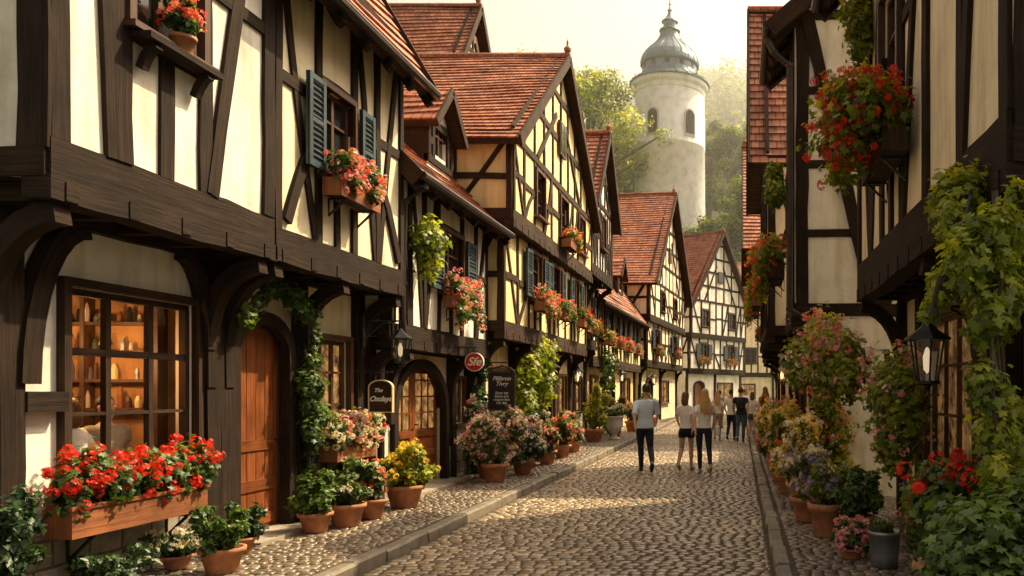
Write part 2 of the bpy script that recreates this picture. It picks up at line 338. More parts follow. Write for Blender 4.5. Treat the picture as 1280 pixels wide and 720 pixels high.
def door(H,pl,o,sk):
    u0,z0,u1,z1=o['u0'],o['z0'],o['u1'],o['z1']; dd=-o.get('dep',.16); W=u1-u0; ah=o.get('arch',.35); cx=(u0+u1)/2
    mb=MB(); n=14
    arch=[]
    for i in range(n+1):
        a=math.pi*i/n; arch.append((cx-W/2*math.cos(a),z1-ah+ah*math.sin(a)))
    if ah>0:
        for i in range(n):
            (a,b),(c,d)=arch[i],arch[i+1]
            mb.face([pl.P(a,b,.004),pl.P(c,d,.004),pl.P(c,z1+.002,.004),pl.P(a,z1+.002,.004)],sk)
            mb.face([pl.P(a,b,.004),pl.P(a,b,dd),pl.P(c,d,dd),pl.P(c,d,.004)],'timber2')
        pts=[pl.P(u0-.0,z0,.02)]+[pl.P(a,b,.02) for a,b in arch]+[pl.P(u1,z0,.02)]
        mb.sweep(pts,pl.N,.12,.14,'timber')
    else:
        pts=[pl.P(u0,z0,.02),pl.P(u0,z1,.02),pl.P(u1,z1,.02),pl.P(u1,z0,.02)]
        for i in range(3): mb.beam(pts[i],pts[i+1],pl.N,.12,.12,'timber',0)
    mb.beam(pl.P(u0-.15,z0-.06,.12),pl.P(u1+.15,z0-.06,.12),Z,.14,.6,'step',.004)
    D=mb.obj('door',H)
    leafs=[(u0,cx),(cx,u1)] if o.get('double') else [(u0,u1)]
    for a,b in leafs:
        ml=MB(); m0=(a+b)/2; g=.006
        ml.beam(pl.P(m0,z0,dd+.02),pl.P(m0,z1,dd+.02),pl.U,b-a-2*g,.04,'door',0)
        fw=.11
        for e in (a+g+fw/2,b-g-fw/2): ml.beam(pl.P(e,z0,dd+.05),pl.P(e,z1,dd+.05),pl.U,fw,.03,'door',0)
        rz=[z0+.12,z0+.95,z1-.12] if not o.get('glazed') else [z0+.12,z0+.85,z1-.1]
        rz.append(z0+.5)
        for zz in rz: ml.beam(pl.P(a+g+fw,zz,dd+.051),pl.P(b-g-fw,zz,dd+.051),Z,.12,.028,'door',0)
        if not o.get('glazed'):
            nb=5
            for q in range(nb):
                uu=a+fw+(b-a-2*fw)*(q+.5)/nb; ml.beam(pl.P(uu,z0,dd+.043),pl.P(uu,z1,dd+.043),pl.U,(b-a-2*fw)/nb-.012,.012,'door',0)
        ml.obj('door_leaf',D)
        if o.get('glazed'):
            mg=MB(); zz0=z0+.92; mg.face([pl.P(a+fw,zz0,dd+.045),pl.P(b-fw,zz0,dd+.045),pl.P(b-fw,z1-.1,dd+.045),pl.P(a+fw,z1-.1,dd+.045)],'lit')
            for q in (1,2): uu=a+fw+(b-a-2*fw)*q/3; mg.beam(pl.P(uu,zz0,dd+.055),pl.P(uu,z1,dd+.055),pl.U,.025,.02,'door',0)
            for q in range(1,4): zq=zz0+(z1-zz0)*q/4; mg.beam(pl.P(a+fw,zq,dd+.055),pl.P(b-fw,zq,dd+.055),Z,.025,.018,'door',0)
            mg.obj('door_pane',D)
    mh=MB(); hu=(cx+.08 if o.get('double') else u1-.1); mh.tube([pl.P(hu,z0+1.,dd+.06),pl.P(hu,z0+1.,dd+.12),pl.P(hu-.1,z0+1.,dd+.12)],.012,'iron'); mh.obj('handle',D)
def slope(mb,e0,e1,r1,r0,k='tile'):
    e0,e1,r1,r0=map(V,(e0,e1,r1,r0)); L=((r0-e0).length+(r1-e1).length)/2; n=max(2,int(L/.2)); nrm=(e1-e0).cross(r0-e0).normalized()
    if nrm.z<0: nrm=-nrm
    nu=max(1,int((e1-e0).length/.6)); ph=R(0,6)
    def pt(u,t): 
        a=e0.lerp(r0,t); b=e1.lerp(r1,t); p=a.lerp(b,u); return p-nrm*(.07*math.sin(math.pi*t)*math.sin(math.pi*u)+.018*math.sin(u*nu*.9+ph+t*5))
    jt=[[R(-.010,.010) for _ in range(nu+1)] for _ in range(n+1)]
    UL=(e1-e0).length; ou=R(0,9); ov=random.randint(0,40)
    for i in range(n):
        for j in range(nu):
            u0,u1=j/nu,(j+1)/nu
            a=pt(u0,i/n)+nrm*(.04+jt[i][j]); b=pt(u1,i/n)+nrm*(.04+jt[i][j+1]); c=pt(u1,(i+1)/n)+nrm*.008; d=pt(u0,(i+1)/n)+nrm*.008
            uvs=[(u0*UL+ou,(i+ov)*.2+.012),(u1*UL+ou,(i+ov)*.2+.012),(u1*UL+ou,(i+ov)*.2+.19),(u0*UL+ou,(i+ov)*.2+.19)]
            mb.face([a,b,c,d],k,uv=uvs)
            mb.face([pt(u0,i/n),pt(u1,i/n),b,a],k,uv=[uvs[0],uvs[1],uvs[1],uvs[0]])
    mb.face([e0-nrm*.13,e1-nrm*.13,r1-nrm*.13,r0-nrm*.13],'timber2')
    mb.face([e0-nrm*.13,e1-nrm*.13,e1,e0],'timber2')
    return nrm
def bracket(mb,u,y0,y1,z,h=.85,w=.14,k='timber'):
    pts=[]; 
    for i in range(8):
        a=math.pi/2*i/7; pts.append((u,y0-.05-(y0-y1-.05)*(1-math.cos(a)),z-h+(h-.1)*math.sin(a)))
    mb.sweep(pts,X,w,.15,k)
    mb.beam((u,y0-.05,z-h-.45),(u,y0-.05,z-.05),X,w*.95,.12,k)
def house(name,label,loc,rot,W,D,storeys,roof,st='cream',sp=.75,sides=(1,0),brack=None,rails=1,brace=.5,cat='house',k='timber',w=.15,joists=True,curve=.07,extra=None):
    H=empty(name,loc,rot,label,cat); mw=MB(); mt=MB()
    n=len(storeys)
    for i,s in enumerate(storeys):
        y=s['y']; z0,z1=s['z0'],s['z1']; ops=s.get('open',[]); stt=s.get('st',st)
        F=Pl((0,y,0),(1,0,0),(0,-1,0))
        wall(mw,F,W,z0,z1,ops,stt)
        S0=Pl((0,D,0),(0,-1,0),(-1,0,0)); S1=Pl((W,y,0),(0,1,0),(1,0,0))
        wall(mw,S0,D-y,z0,z1,[],stt); wall(mw,S1,D-y,z0,z1,[],stt)
        mw.face([(W,D,z0),(0,D,z0),(0,D,z1),(W,D,z1)],stt)
        if s.get('frame',1):
            timber(mt,F,W,z0,z1,ops,s.get('sp',sp),k,s.get('w',w),s.get('rails',rails),s.get('brace',brace),s.get('sill',.2),s.get('curve',curve))
            if sides[0]: timber(mt,S0,D-y,z0,z1,[],1.1,k,w,rails,.4)
            if sides[1]: timber(mt,S1,D-y,z0,z1,[],1.1,k,w,rails,.4)
        else:
            mt.beam((0,y-.03,z1-.08),(W,y-.03,z1-.08),Z,.18,.12,k)
            for uu in s.get('posts',[]): mt.beam((uu,y-.03,z0+.02),(uu,y-.03,z1-.17),X,.2,.13,k)
        if s.get('plinth'):
            h=s['plinth']; segs=[]; a=0
            for o in sorted([o for o in ops if o['z0']<h],key=lambda o:o['u0'])+[dict(u0=W,u1=W)]:
                if o['u0']-a>.12: segs.append((a,o['u0']-.075))
                a=o['u1']+.075
            for a,b in segs: mw.box((a,y-.06,0),(b,y+.02,h),'stone')
        if i>0 and storeys[i-1]['y']>y+.01:
            yl=storeys[i-1]['y']; mw.face([(0,y,z0),(W,y,z0),(W,yl+.02,z0),(0,yl+.02,z0)],'timber2')
            mt.beam((-.02,y+.06,z0-.07),(W+.02,y+.06,z0-.07),Z,.16,.2,k)
            if joists:
                nj=max(2,int(W/.45))
                for q in range(nj): u=.15+(W-.3)*q/(nj-1); mt.beam((u,yl+.02,z0-.075),(u,y-.05,z0-.075),X,.11,.13,k,0)
            if yl-y>.3:
                for u in (brack if brack is not None else [.12,W/2,W-.12]): bracket(mt,u,yl,y,z0-.12,min(.85,.3+(yl-y)))
        for o in ops:
            if o.get('kind')=='door': door(H,F,o,stt)
            else: window(H,F,o)
    if extra: extra(mt)
    ze=storeys[-1]['z1']; y0=storeys[-1]['y']; ov=roof.get('over',.42); rise=roof['rise']; mr=MB()
    if roof['type']=='eave':
        half=(D-y0)/2; tn=rise/half; ym=y0+half; zr=ze+rise; so=roof.get('side',.15)
        slope(mr,(-so,y0-ov,ze-ov*tn),(W+so,y0-ov,ze-ov*tn),(W+so,ym,zr),(-so,ym,zr))
        slope(mr,(W+so,D+ov,ze-ov*tn),(-so,D+ov,ze-ov*tn),(-so,ym,zr),(W+so,ym,zr))
        for xx in (0,W): mw.face([(xx,y0,ze),(xx,D,ze),(xx,ym,zr)],st)
        for xx,sg in ((0,-1),(W,1)):
            if sides[0 if sg<0 else 1]:
                for fr_ in (.25,.5,.75):
                    yy=y0+(D-y0)*fr_; zt=ze+rise*(1-abs(fr_-.5)*2)-.1
                    mt.beam((xx+sg*.0,yy,ze),(xx+sg*.0,yy,zt),Y,.14,.07,k)
                zq=ze+rise*.45; hh=(D-y0)/2*.55; mt.beam((xx,ym-hh,zq),(xx,ym+hh,zq),Z,.13,.075,k)
        for xx in (-so,W+so):
            for yy in (y0-ov,D+ov): mr.beam((xx,yy,ze-ov*tn-.06),(xx,ym,zr-.06),Z,.24,.04,'timber2',0)
        mr.tube([(-so,ym,zr+.03),(W+so,ym,zr+.03)],.09,'tile',8)
        gy=y0-ov-.05; gz=ze-ov*tn+.0; mr.tube([(-so,gy,gz),(W+so,gy,gz)],.06,'gutter',8)
        nr=int(W/.55)
        for q in range(nr+1): u=W*q/nr; mt.beam((u,y0-ov+.03,ze-ov*tn-.17),(u,y0+.03,ze-.17),X,.09,.1,k,0)
    else:
        hw=W/2; tn=rise/hw; zr=ze+rise; so=roof.get('side',.35)
        slope(mr,(-so,D+.2,ze-so*tn),(-so,y0-ov,ze-so*tn),(hw,y0-ov,zr),(hw,D+.2,zr))
        slope(mr,(W+so,y0-ov,ze-so*tn),(W+so,D+.2,ze-so*tn),(hw,D+.2,zr),(hw,y0-ov,zr))
        for yy in (y0,D): mw.face([(0,yy,ze),(W,yy,ze),(hw,yy,zr)],st)
        for xx in (-so,W+so): mr.beam((xx,y0-ov-.02,ze-so*tn-.06),(hw,y0-ov-.02,zr-.04),Z,.22,.05,'timber2',0)
        mr.tube([(hw,y0-ov-.03,zr+.03),(hw,D+.2,zr+.03)],.09,'tile',8)
        F=Pl((0,y0,0),(1,0,0),(0,-1,0)); o=.03
        nl=max(1,int(rise/1.1))
        def hwid(z): return hw*(zr-z)/rise
        for q in range(1,nl+1):
            z=ze+rise*q/(nl+1); h=hwid(z); mt.beam(F.P(hw-h,z,o-.035),F.P(hw+h,z,o-.035),Z,.14,.08,k)
        npst=max(3,int(W/sp)); 
        for q in range(1,npst):
            u=W*q/npst; zt=ze+rise*(1-abs(u-hw)/hw)-.1
            if zt-ze>.25: mt.beam(F.P(u,ze,R(-.012,0)),F.P(u+R(-.02,.02),zt,R(-.012,0)),X,w*.85,.08,k)
        for sgn in (-1,1):
            mt.beam(F.P(hw+sgn*hw*.98,ze+.03,.0),F.P(hw,zr-.1,.0),Z,.2,.07,k)
            mt.beam(F.P(hw+sgn*hw*.55,ze,.006),F.P(hw+sgn*hw*.12,ze+rise*.5,.006),X,.12,.08,k)
        if roof.get('atticwin'):
            zc=ze+rise*.35; mt.box((hw-.32,y0-.09,zc-.4),(hw+.32,y0-.02,zc+.4),'frame'); mt.box((hw-.26,y0-.1,zc-.34),(hw-.02,y0-.085,zc+.34),'glass'); mt.box((hw+.02,y0-.1,zc-.34),(hw+.26,y0-.085,zc+.34),'glass')
    mw.obj('wall',H); mt.obj('timber_frame',H); RO=mr.obj('roof',H)
    for fx,fy in roof.get('finial',[]):
        mf=MB(); mf.lathe([(.06,0),(.04,.08),(.08,.16),(.09,.22),(.04,.28),(.015,.32),(.03,.36),(.0,.46)],(fx,fy,zr),'tile',10); mf.obj('finial',RO)
    for (cu,cy,ch) in roof.get('chim',[]):
        mc=MB(); mc.box((cu-.3,cy-.25,zr-1.2),(cu+.3,cy+.25,zr+ch),'stone'); mc.box((cu-.36,cy-.31,zr+ch),(cu+.36,cy+.31,zr+ch+.1),'step'); mc.obj('chimney',RO)
    for (uc,yd,dw,zb,dh,gr) in roof.get('dorm',[]):
        md=MB(); lo,hi=uc-dw/2,uc+dw/2; yb=yd+3
        zt=zb+dh
        F=Pl((lo,yd,0),(1,0,0),(0,-1,0)); ops=[dict(u0=dw*.25,u1=dw*.75,z0=zb+.2,z1=zt-.12)]
        wall(md,F,dw,zb-.3,zt,ops,st,.1); timber(md,F,dw,zb,zt,ops,.4,k,.1,1,.3,.12)
        md.face([F.P(dw*.25,zb+.2,-.06),F.P(dw*.75,zb+.2,-.06),F.P(dw*.75,zt-.12,-.06),F.P(dw*.25,zt-.12,-.06)],'glass')
        md.beam(F.P(dw*.5,zb+.2,-.04),F.P(dw*.5,zt-.12,-.04),X,.05,.04,'frame',0); md.beam(F.P(dw*.25,zb+.55,-.035),F.P(dw*.75,zb+.55,-.035),Z,.03,.04,'frame',0)
        md.face([(lo,yd,zt),(hi,yd,zt),(uc,yd,zt+gr)],st)
        for xx in (lo,hi): md.face([(xx,yd,zb-.3),(xx,yb,zb-.3),(xx,yb,zt),(xx,yd,zt)],'timber2')
        tn2=gr/(dw/2); e=.16
        slope(md,(lo-e,yb,zt-e*tn2),(lo-e,yd-.22,zt-e*tn2),(uc,yd-.22,zt+gr),(uc,yb,zt+gr))
        slope(md,(hi+e,yd-.22,zt-e*tn2),(hi+e,yb,zt-e*tn2),(uc,yb,zt+gr),(uc,yd-.22,zt+gr))
        for xx in (lo-e,hi+e): md.beam((xx,yd-.235,zt-e*tn2-.04),(uc,yd-.235,zt+gr-.03),Z,.14,.04,'timber2',0)
        md.obj('dormer',RO)
    return H
def win(u0,z0,u1,z1,**k): return dict(u0=u0,z0=z0,u1=u1,z1=z1,**k)
LR=math.pi/2
# ------------------------------------------------------------ houses, left row
def arcbrace(mt,u0,z0,u1,z1,y,w=.16):
    pts=[(u0+(u1-u0)*(1-math.cos(math.pi/2*i/8)),y,z0+(z1-z0)*math.sin(math.pi/2*i/8)) for i in range(9)]
    mt.sweep(pts,Y,.11,w,'timber')
def ex1(mt):
    arcbrace(mt,.42,1.75,.95,2.98,.53); arcbrace(mt,2.42,2.1,2.05,2.98,.53,.12)
    mt.beam((.4,.55,1.62),(.76,.55,1.62),Z,.16,.12,'timber')
def ex2(mt):
    for a,b in ((.2,.85),(2.9,2.2)):
        pts=[(a+(b-a)*(i/8),-.012,3.45+.95*math.sin(math.pi/2*i/8)) for i in range(9)]; mt.sweep(pts,Y,.07,.13,'timber')
H1=house('timber_house','white plastered half-timbered house with lit shop window and red geraniums',(-4.7,5.43,0),LR,2.61,7,
 [dict(z0=0,z1=3.15,y=.6,st='white',frame=0,posts=[.3,2.5],plinth=.6,open=[win(.84,1.0,2.31,2.52,nx=3,ny=3,transom=2,glass='clear',frame='timber2')]),
  dict(z0=3.15,z1=7.3,y=0,st='white',sp=1.2,rails=1,brace=1.,sill=.28,w=.18,open=[win(.72,4.52,1.5,5.8,nx=2,ny=3,frame='frame')])],
 dict(type='eave',rise=4.2,over=.5),'white',sides=(1,0),brack=[.12,2.45],w=.2,extra=ex1,curve=.1)
mr=MB(); a=(.1,.85,.12); b_=(2.52,4.2,2.95)
x0,y0,z0=a; x1,y1,z1=b_
mr.face([(x0,y1,z0),(x1,y1,z0),(x1,y1,z1),(x0,y1,z1)],'room'); mr.face([(x0,y0,z0),(x0,y1,z0),(x0,y1,z1),(x0,y0,z1)],'room'); mr.face([(x1,y0,z0),(x1,y1,z0),(x1,y1,z1),(x1,y0,z1)],'room')
mr.face([(x0,y0,z0),(x1,y0,z0),(x1,y1,z0),(x0,y1,z0)],'timber2'); mr.face([(x0,y0,z1),(x1,y0,z1),(x1,y1,z1),(x0,y1,z1)],'timber2')
for q in range(4):
    zq=1.5+q*.28
    mr.box((2.38,1.0,zq),(2.5,3.9,zq+.03),'frame')
    for t in range(34):
        yy=1.05+t*.083; h=R(.07,.21); rr=R(.018,.036)
        if random.random()<.85: mr.lathe([(0,0),(rr,0),(rr,h*.6),(.012,h),(0,h)],(2.43+R(-.02,.03),yy,zq+.03),random.choice(['terra','pale','frame','box','signgold','timber','leafst','zinc']),8)
for yy in (1.0,1.72,2.45,3.15,3.88): mr.box((2.37,yy-.02,.12),(2.51,yy+.02,2.7),'frame')
mr.box((2.05,1.3,.12),(2.3,3.4,1.05),'door'); mr.box((2.0,1.25,1.051),(2.35,3.45,1.1),'frame')
for q in range(3): mr.beam((.5+q*.9,.9,2.78),(.5+q*.9,4.1,2.78),X,.12,.15,'timber',0)
for tx,ty in ((.7,1.5),(1.2,2.6)):
    mr.lathe([(0,.75),(.38,.75),(.38,.72),(.04,.7),(.04,.36),(.2,.35)],(tx,ty,.05),'door',16)
    mr.lathe([(0,0),(.035,0),(.04,.12),(.0,.13)],(tx+.1,ty,.8),'pale',8)
shop=mr.obj('shop_interior',H1)
for q,(lx,ly,lz) in enumerate(((1.5,1.15,2.28),(1.95,1.15,2.12),(2.1,1.7,2.3),(1.6,1.9,2.2),(1.1,2.6,2.25),(2.1,2.4,2.35),(1.7,3.3,2.3),(1.15,1.2,2.3),(2.2,1.35,2.36),(1.8,1.5,2.4))):
    ml=MB(); ml.tube([(lx,ly,2.94),(lx,ly,lz+.1)],.006,'iron',5); ml.lathe([(.02,.09),(.05,.02),(.055,0)],(lx,ly,lz),'frame',14); ml.lathe([(0,-.05),(.03,-.028),(.034,.01),(0,.04)],(lx,ly,lz),'bulb',10)
    ml.obj('pendant_lamp',shop)
    if q in (1,3,5):
        L=bpy.data.lights.new('pendant_light','POINT'); L.energy=22; L.color=(1,.50,.17); L.shadow_soft_size=.06
        lo=bpy.data.objects.new('pendant_light',L); C.objects.link(lo); lo.parent=H1; lo.location=(lx-.1,ly+.1,lz-.12)
H2=house('timber_house','cream half-timbered house with arched oak door and shuttered upper window',(-4.7,8.05,0),LR,3.05,5.0,
 [dict(z0=0,z1=3.15,y=.6,frame=0,posts=[.08,1.5,2.95],plinth=.8,open=[win(.25,.14,1.3,2.5,kind='door',arch=.4,dep=.14),win(1.82,1.1,2.72,2.35,nx=3,ny=3,glass='lit')]),
  dict(z0=3.15,z1=6.55,y=0,sp=.85,rails=1,brace=.8,w=.12,open=[win(.9,4.12,1.6,5.12,shut=1,nx=2,ny=3)])],
 dict(type='eave',rise=4.3,over=.42,side=.1),'cream',brack=[.1,1.5,2.95],extra=ex2,curve=.1)
H3=house('timber_house','low half-timbered house with dormer and glazed arched double door',(-4.85,11.11,0),LR,4.22,5.5,
 [dict(z0=0,z1=2.45,y=.38,frame=0,st='cream',posts=[.1,3.3],plinth=.7,open=[win(.9,.14,3.0,2.14,kind='door',arch=.75,dep=.18,double=1,glazed=1),win(3.45,1.1,3.95,1.9,glass='lit')]),
  dict(z0=2.45,z1=5.1,y=0,sp=.6,rails=1,brace=.6,w=.11,open=[win(1.8,3.3,2.75,4.3,shut=1,nx=2,ny=3)])],
 dict(type='eave',rise=2.8,over=.42,side=.08,dorm=[(3.0,.45,1.15,5.6,.8,.6)]),'white',brack=[.1,.7,3.2,4.1])
H4=house('gabled_timber_house','tall yellow half-timbered gable house with red tiled roof',(-4.5,15.38,0),LR,8.2,9,
 [dict(z0=0,z1=2.85,y=.55,frame=0,posts=[.1,2.2,4.2,6.2,8.1],plinth=.7,open=[win(2.6,.14,3.7,2.3,kind='door',arch=.3,dep=.12),win(.8,1.,1.9,2.1,glass='lit',nx=3),win(4.7,.14,5.8,2.3,kind='door',arch=.3,dep=.12),win(6.6,1.,7.7,2.1,glass='lit')]),
  dict(z0=2.85,z1=5.0,y=.06,sp=.75,rails=1,brace=.5,open=[win(1.9,3.7,2.8,4.7,shut=1,nx=2,ny=3),win(3.8,3.7,4.6,4.7,shut=1),win(6.2,3.7,7.0,4.7,shut=1)]),
  dict(z0=5.002,z1=6.7,y=-.12,sp=.75,rails=1,brace=.45,open=[win(1.7,5.45,2.4,6.4),win(4.0,5.45,4.8,6.4),win(6.2,5.45,7.0,6.4)])],
 dict(type='gable',rise=3.1,over=.22,side=.3,atticwin=1,finial=[(4.1,-.3)]),'yellow',sp=.8,brack=[.1,2.1,4.2,6.2,8.1],w=.11,k='timber2')
H5=house('gabled_timber_house','narrow half-timbered gable house with carved balcony band',(-4.95,23.66,0),LR,3.8,8,
 [dict(z0=0,z1=3.2,y=.4,frame=0,posts=[.1,3.7],plinth=.6,open=[win(.5,.14,1.5,2.3,kind='door',arch=.2),win(2.,1.,3.2,2.1,glass='lit')]),
  dict(z0=3.2,z1=5.3,y=.0,sp=.7,rails=1,open=[win(.7,3.8,1.4,4.8),win(2.2,3.8,2.9,4.8,shut=1)]),
  dict(z0=5.302,z1=7.6,y=-.55,sp=.5,rails=1,brace=.9,open=[win(1.5,6.2,2.3,7.2)])],
 dict(type='gable',rise=2.3,over=.25,finial=[(1.9,-.75)]),'white',brack=[.1,1.9,3.7])
H5b=house('gabled_timber_house','tall narrow rear house with steep red gable roof',(-9,25.2,0),LR,3.4,6,
 [dict(z0=0,z1=12.3,y=0,sp=.6,rails=6,brace=.3)],dict(type='gable',rise=2.3,over=.3,finial=[(1.7,-.2)]),'cream',sides=(0,0))
def along(a,b): return math.atan2(b[1]-a[1],b[0]-a[0]),math.hypot(b[0]-a[0],b[1]-a[1])
an,w_=along((-5.1,27.6),(-4.8,38.5))
H6=house('timber_house','long half-timbered house with red roof and small dormer',(-5.1,27.6,0),an,w_,6,
 [dict(z0=0,z1=2.7,y=.3,frame=0,posts=[.1,3.6,7.2,10.7],open=[win(1.,1.,2.2,2.2,glass='lit'),win(4.4,.14,5.5,2.3,kind='door',arch=.2),win(7.9,1.,9.4,2.2,glass='lit')]),
  dict(z0=2.7,z1=5.3,y=0,sp=1.,rails=1,brace=.6,open=[win(1.2,3.6,2.0,4.7,shut=1),win(3.9,3.6,4.7,4.7,shut=1),win(6.4,3.6,7.2,4.7,shut=1),win(9.,3.6,9.8,4.7,shut=1)])],
 dict(type='eave',rise=4.1,over=.4,dorm=[(3.0,.5,1.6,6.0,1.,1.),(8.2,.5,1.3,6.0,.9,.7)]),'yellow',brack=[.1,3.6,7.2,10.7],k='timber2')
an,w_=along((-4.5,38.6),(-3.5,48.6))
H7=house('gabled_timber_house','broad cream half-timbered gable house with tall red roof',(-4.5,38.6,0),an,w_,10,
 [dict(z0=0,z1=3.,y=.4,frame=0,posts=[.1,5,9.9],open=[win(1.5,.14,3,2.3,kind='door',arch=.3),win(5.5,1,7.5,2.2,glass='lit')]),
  dict(z0=3.,z1=5.2,y=0,sp=1.,open=[win(1.6,3.8,2.6,4.8,shut=1),win(6.6,3.8,7.6,4.8,shut=1)]),
  dict(z0=5.202,z1=7.2,y=-.15,sp=1.,open=[win(2.6,5.8,3.6,6.8),win(6.2,5.8,7.2,6.8)])],
 dict(type='gable',rise=5.2,over=.4,atticwin=1,finial=[(5,-.4)]),'cream',sp=1.,brack=[.1,5,9.9])
an,w_=along((-3.4,53.6),(.3,59.8))
H8=house('gabled_timber_house','half-timbered gable house closing the end of the street',(-3.4,53.6,0),an,w_,12,
 [dict(z0=0,z1=3.,y=.3,frame=0,posts=[.1,3.6,w_-.1],open=[win(1.,.14,2.2,2.3,kind='door',arch=.3),win(4,1,6,2.2,glass='lit')]),
  dict(z0=3.,z1=5.4,y=0,sp=.9,open=[win(1.3,3.8,2.2,4.9,shut=1),win(4.8,3.8,5.7,4.9,shut=1)]),
  dict(z0=5.402,z1=7.9,y=-.15,sp=.9,open=[win(1.3,6.1,2.2,7.2),win(4.8,6.1,5.7,7.2)])],
 dict(type='gable',rise=5.0,over=.4,atticwin=1,finial=[(w_/2,-.4)]),'white',sp=.95,brack=[.1,3.6,w_-.1])
H9=house('timber_house','distant half-timbered house with red roof',(-1.,67,0),.25,9,8,
 [dict(z0=0,z1=3.,y=.3,frame=0,posts=[.1,4,8.9],open=[win(1,1,2.4,2.2,glass='lit')]),dict(z0=3.,z1=8.5,y=0,sp=.9,rails=3,open=[win(1.5,4,2.5,5.2),win(5,4,6,5.2)])],
 dict(type='eave',rise=4.5,over=.4),'cream')
# ------------------------------------------------------------ right row
RR=-math.pi/2
R1=house('timber_house','dark timbered house with jettied upper storey hung with red geraniums',(1.5,10.0,0),RR,5.6,6,
 [dict(z0=0,z1=2.95,y=.55,frame=0,posts=[.1,1.15,3.55,5.5],plinth=.6,open=[win(1.35,.95,3.3,2.45,nx=4,ny=3,glass='litd'),win(4.,.14,5.1,2.4,kind='door',arch=.2,dep=.12)]),
  dict(z0=2.95,z1=7.1,y=0,sp=.85,rails=1,brace=.9,sill=.3,w=.15,open=[win(1.7,4.4,2.6,5.7,nx=2,ny=3)])],
 dict(type='eave',rise=3.5,over=.5,side=.1),'cream',sides=(1,1),brack=[.1,3.4,5.5],w=.17,curve=.1)
R2=house('timber_house','tall narrow shaded half-timbered house with heavy corner posts and downpipe',(.82,13.7,0),RR,1.7,6,
 [dict(z0=0,z1=2.8,y=.65,frame=0,posts=[.1,1.6],plinth=.6,open=[win(.4,1.,1.2,2.2,glass='litd')]),
  dict(z0=2.8,z1=7.4,y=0,sp=.7,rails=3,brace=.6,w=.2,open=[win(.45,4.2,1.2,5.2)])],
 dict(type='eave',rise=2.6,over=.38,side=.25),'white',sides=(1,1),w=.22,brack=[.12,1.55],rails=3)
R2b=house('timber_house','added low half-timbered infill house, set back to let sun reach the road',(2.1,15.95,0),RR,2.2,5,
 [dict(z0=0,z1=4.2,y=0,sp=.8,rails=2,open=[win(.6,1.1,1.5,2.2,glass='lit')])],dict(type='eave',rise=1.4,over=.3),'cream')  # invented infill, kept low and set back so sun passes onto the cobbles
R3=house('gabled_timber_house','tall gable house with steep red tiled roof and vines',(.55,20.3,0),RR,4.3,7,
 [dict(z0=0,z1=2.8,y=.95,frame=0,posts=[.1,2.1,4.2],open=[win(1.,1.,2.2,2.2,glass='lit')]),
  dict(z0=2.8,z1=6.4,y=0,sp=.7,rails=2,open=[win(.7,3.8,1.4,4.9),win(2.7,3.8,3.5,4.9)])],
 dict(type='gable',rise=3.9,over=.35,side=.1),'cream',sides=(1,1))
R3b=house('timber_house','added low half-timbered house between taller gables, set back for a sunlit gap',(2.4,25.9,0),RR,5.5,5,
 [dict(z0=0,z1=4.0,y=0,sp=.9,rails=2,open=[win(1.,1.1,2.2,2.2,glass='lit'),win(3.,1.1,4.2,2.2,glass='lit')])],dict(type='eave',rise=1.5,over=.3),'cream')  # added gap filler, low enough to leave a sunlit patch on the street
R4=house('gabled_timber_house','half-timbered gable house with finial on red roof',(1.0,34.,0),RR,8,7,
 [dict(z0=0,z1=3,y=.7,frame=0,posts=[.1,4,7.9],open=[win(2,1.,3.6,2.2,glass='lit')]),
  dict(z0=3,z1=6.6,y=0,sp=.8,rails=2,open=[win(1.8,4,2.8,5.2),win(5,4,6,5.2)])],
 dict(type='gable',rise=4.2,over=.9,finial=[(4,-.8)]),'cream',sides=(1,1))
R5=house('timber_house','long half-timbered house with red roof further down the street',(2.,52.,0),RR,14,7,
 [dict(z0=0,z1=3,y=.4,frame=0,posts=[.1,4,8,13.9],open=[win(2,1.,3.6,2.2,glass='lit')]),
  dict(z0=3,z1=6.6,y=0,sp=.9,rails=2,open=[win(1.8,4,2.8,5.2),win(6,4,7,5.2)])],
 dict(type='eave',rise=4.,over=.5),'cream',sides=(1,1))
def pipe(pts,lab):
    e=empty('downpipe',pts[0],0,lab,'drainpipe'); mb=MB(); p0=V(pts[0]); mb.tube([V(p)-p0 for p in pts],.05,'gutter',10); mb.obj('pipe',e)
    for p in pts[1:-1]: mb2=MB(); mb2.tube([V(p)-p0-Z*.02,V(p)-p0+Z*.03],.065,'gutter',10); mb2.obj('pipe_collar',e)
pipe([(-4.4,11.25,4.7),(-4.45,11.25,4.55),(-4.72,11.25,4.35),(-4.75,11.25,3.2),(-4.75,11.25,2.5),(-5.05,11.25,2.2),(-5.05,11.25,.15)],'dark metal downpipe between two half-timbered houses')
pipe([(.4,11.85,6.9),(.5,11.85,6.7),(.74,11.85,6.5),(.74,11.85,4.),(.74,11.85,2.9),(1.4,11.85,2.5),(1.4,11.85,.15)],'dark metal downpipe on corner of shaded timber house')
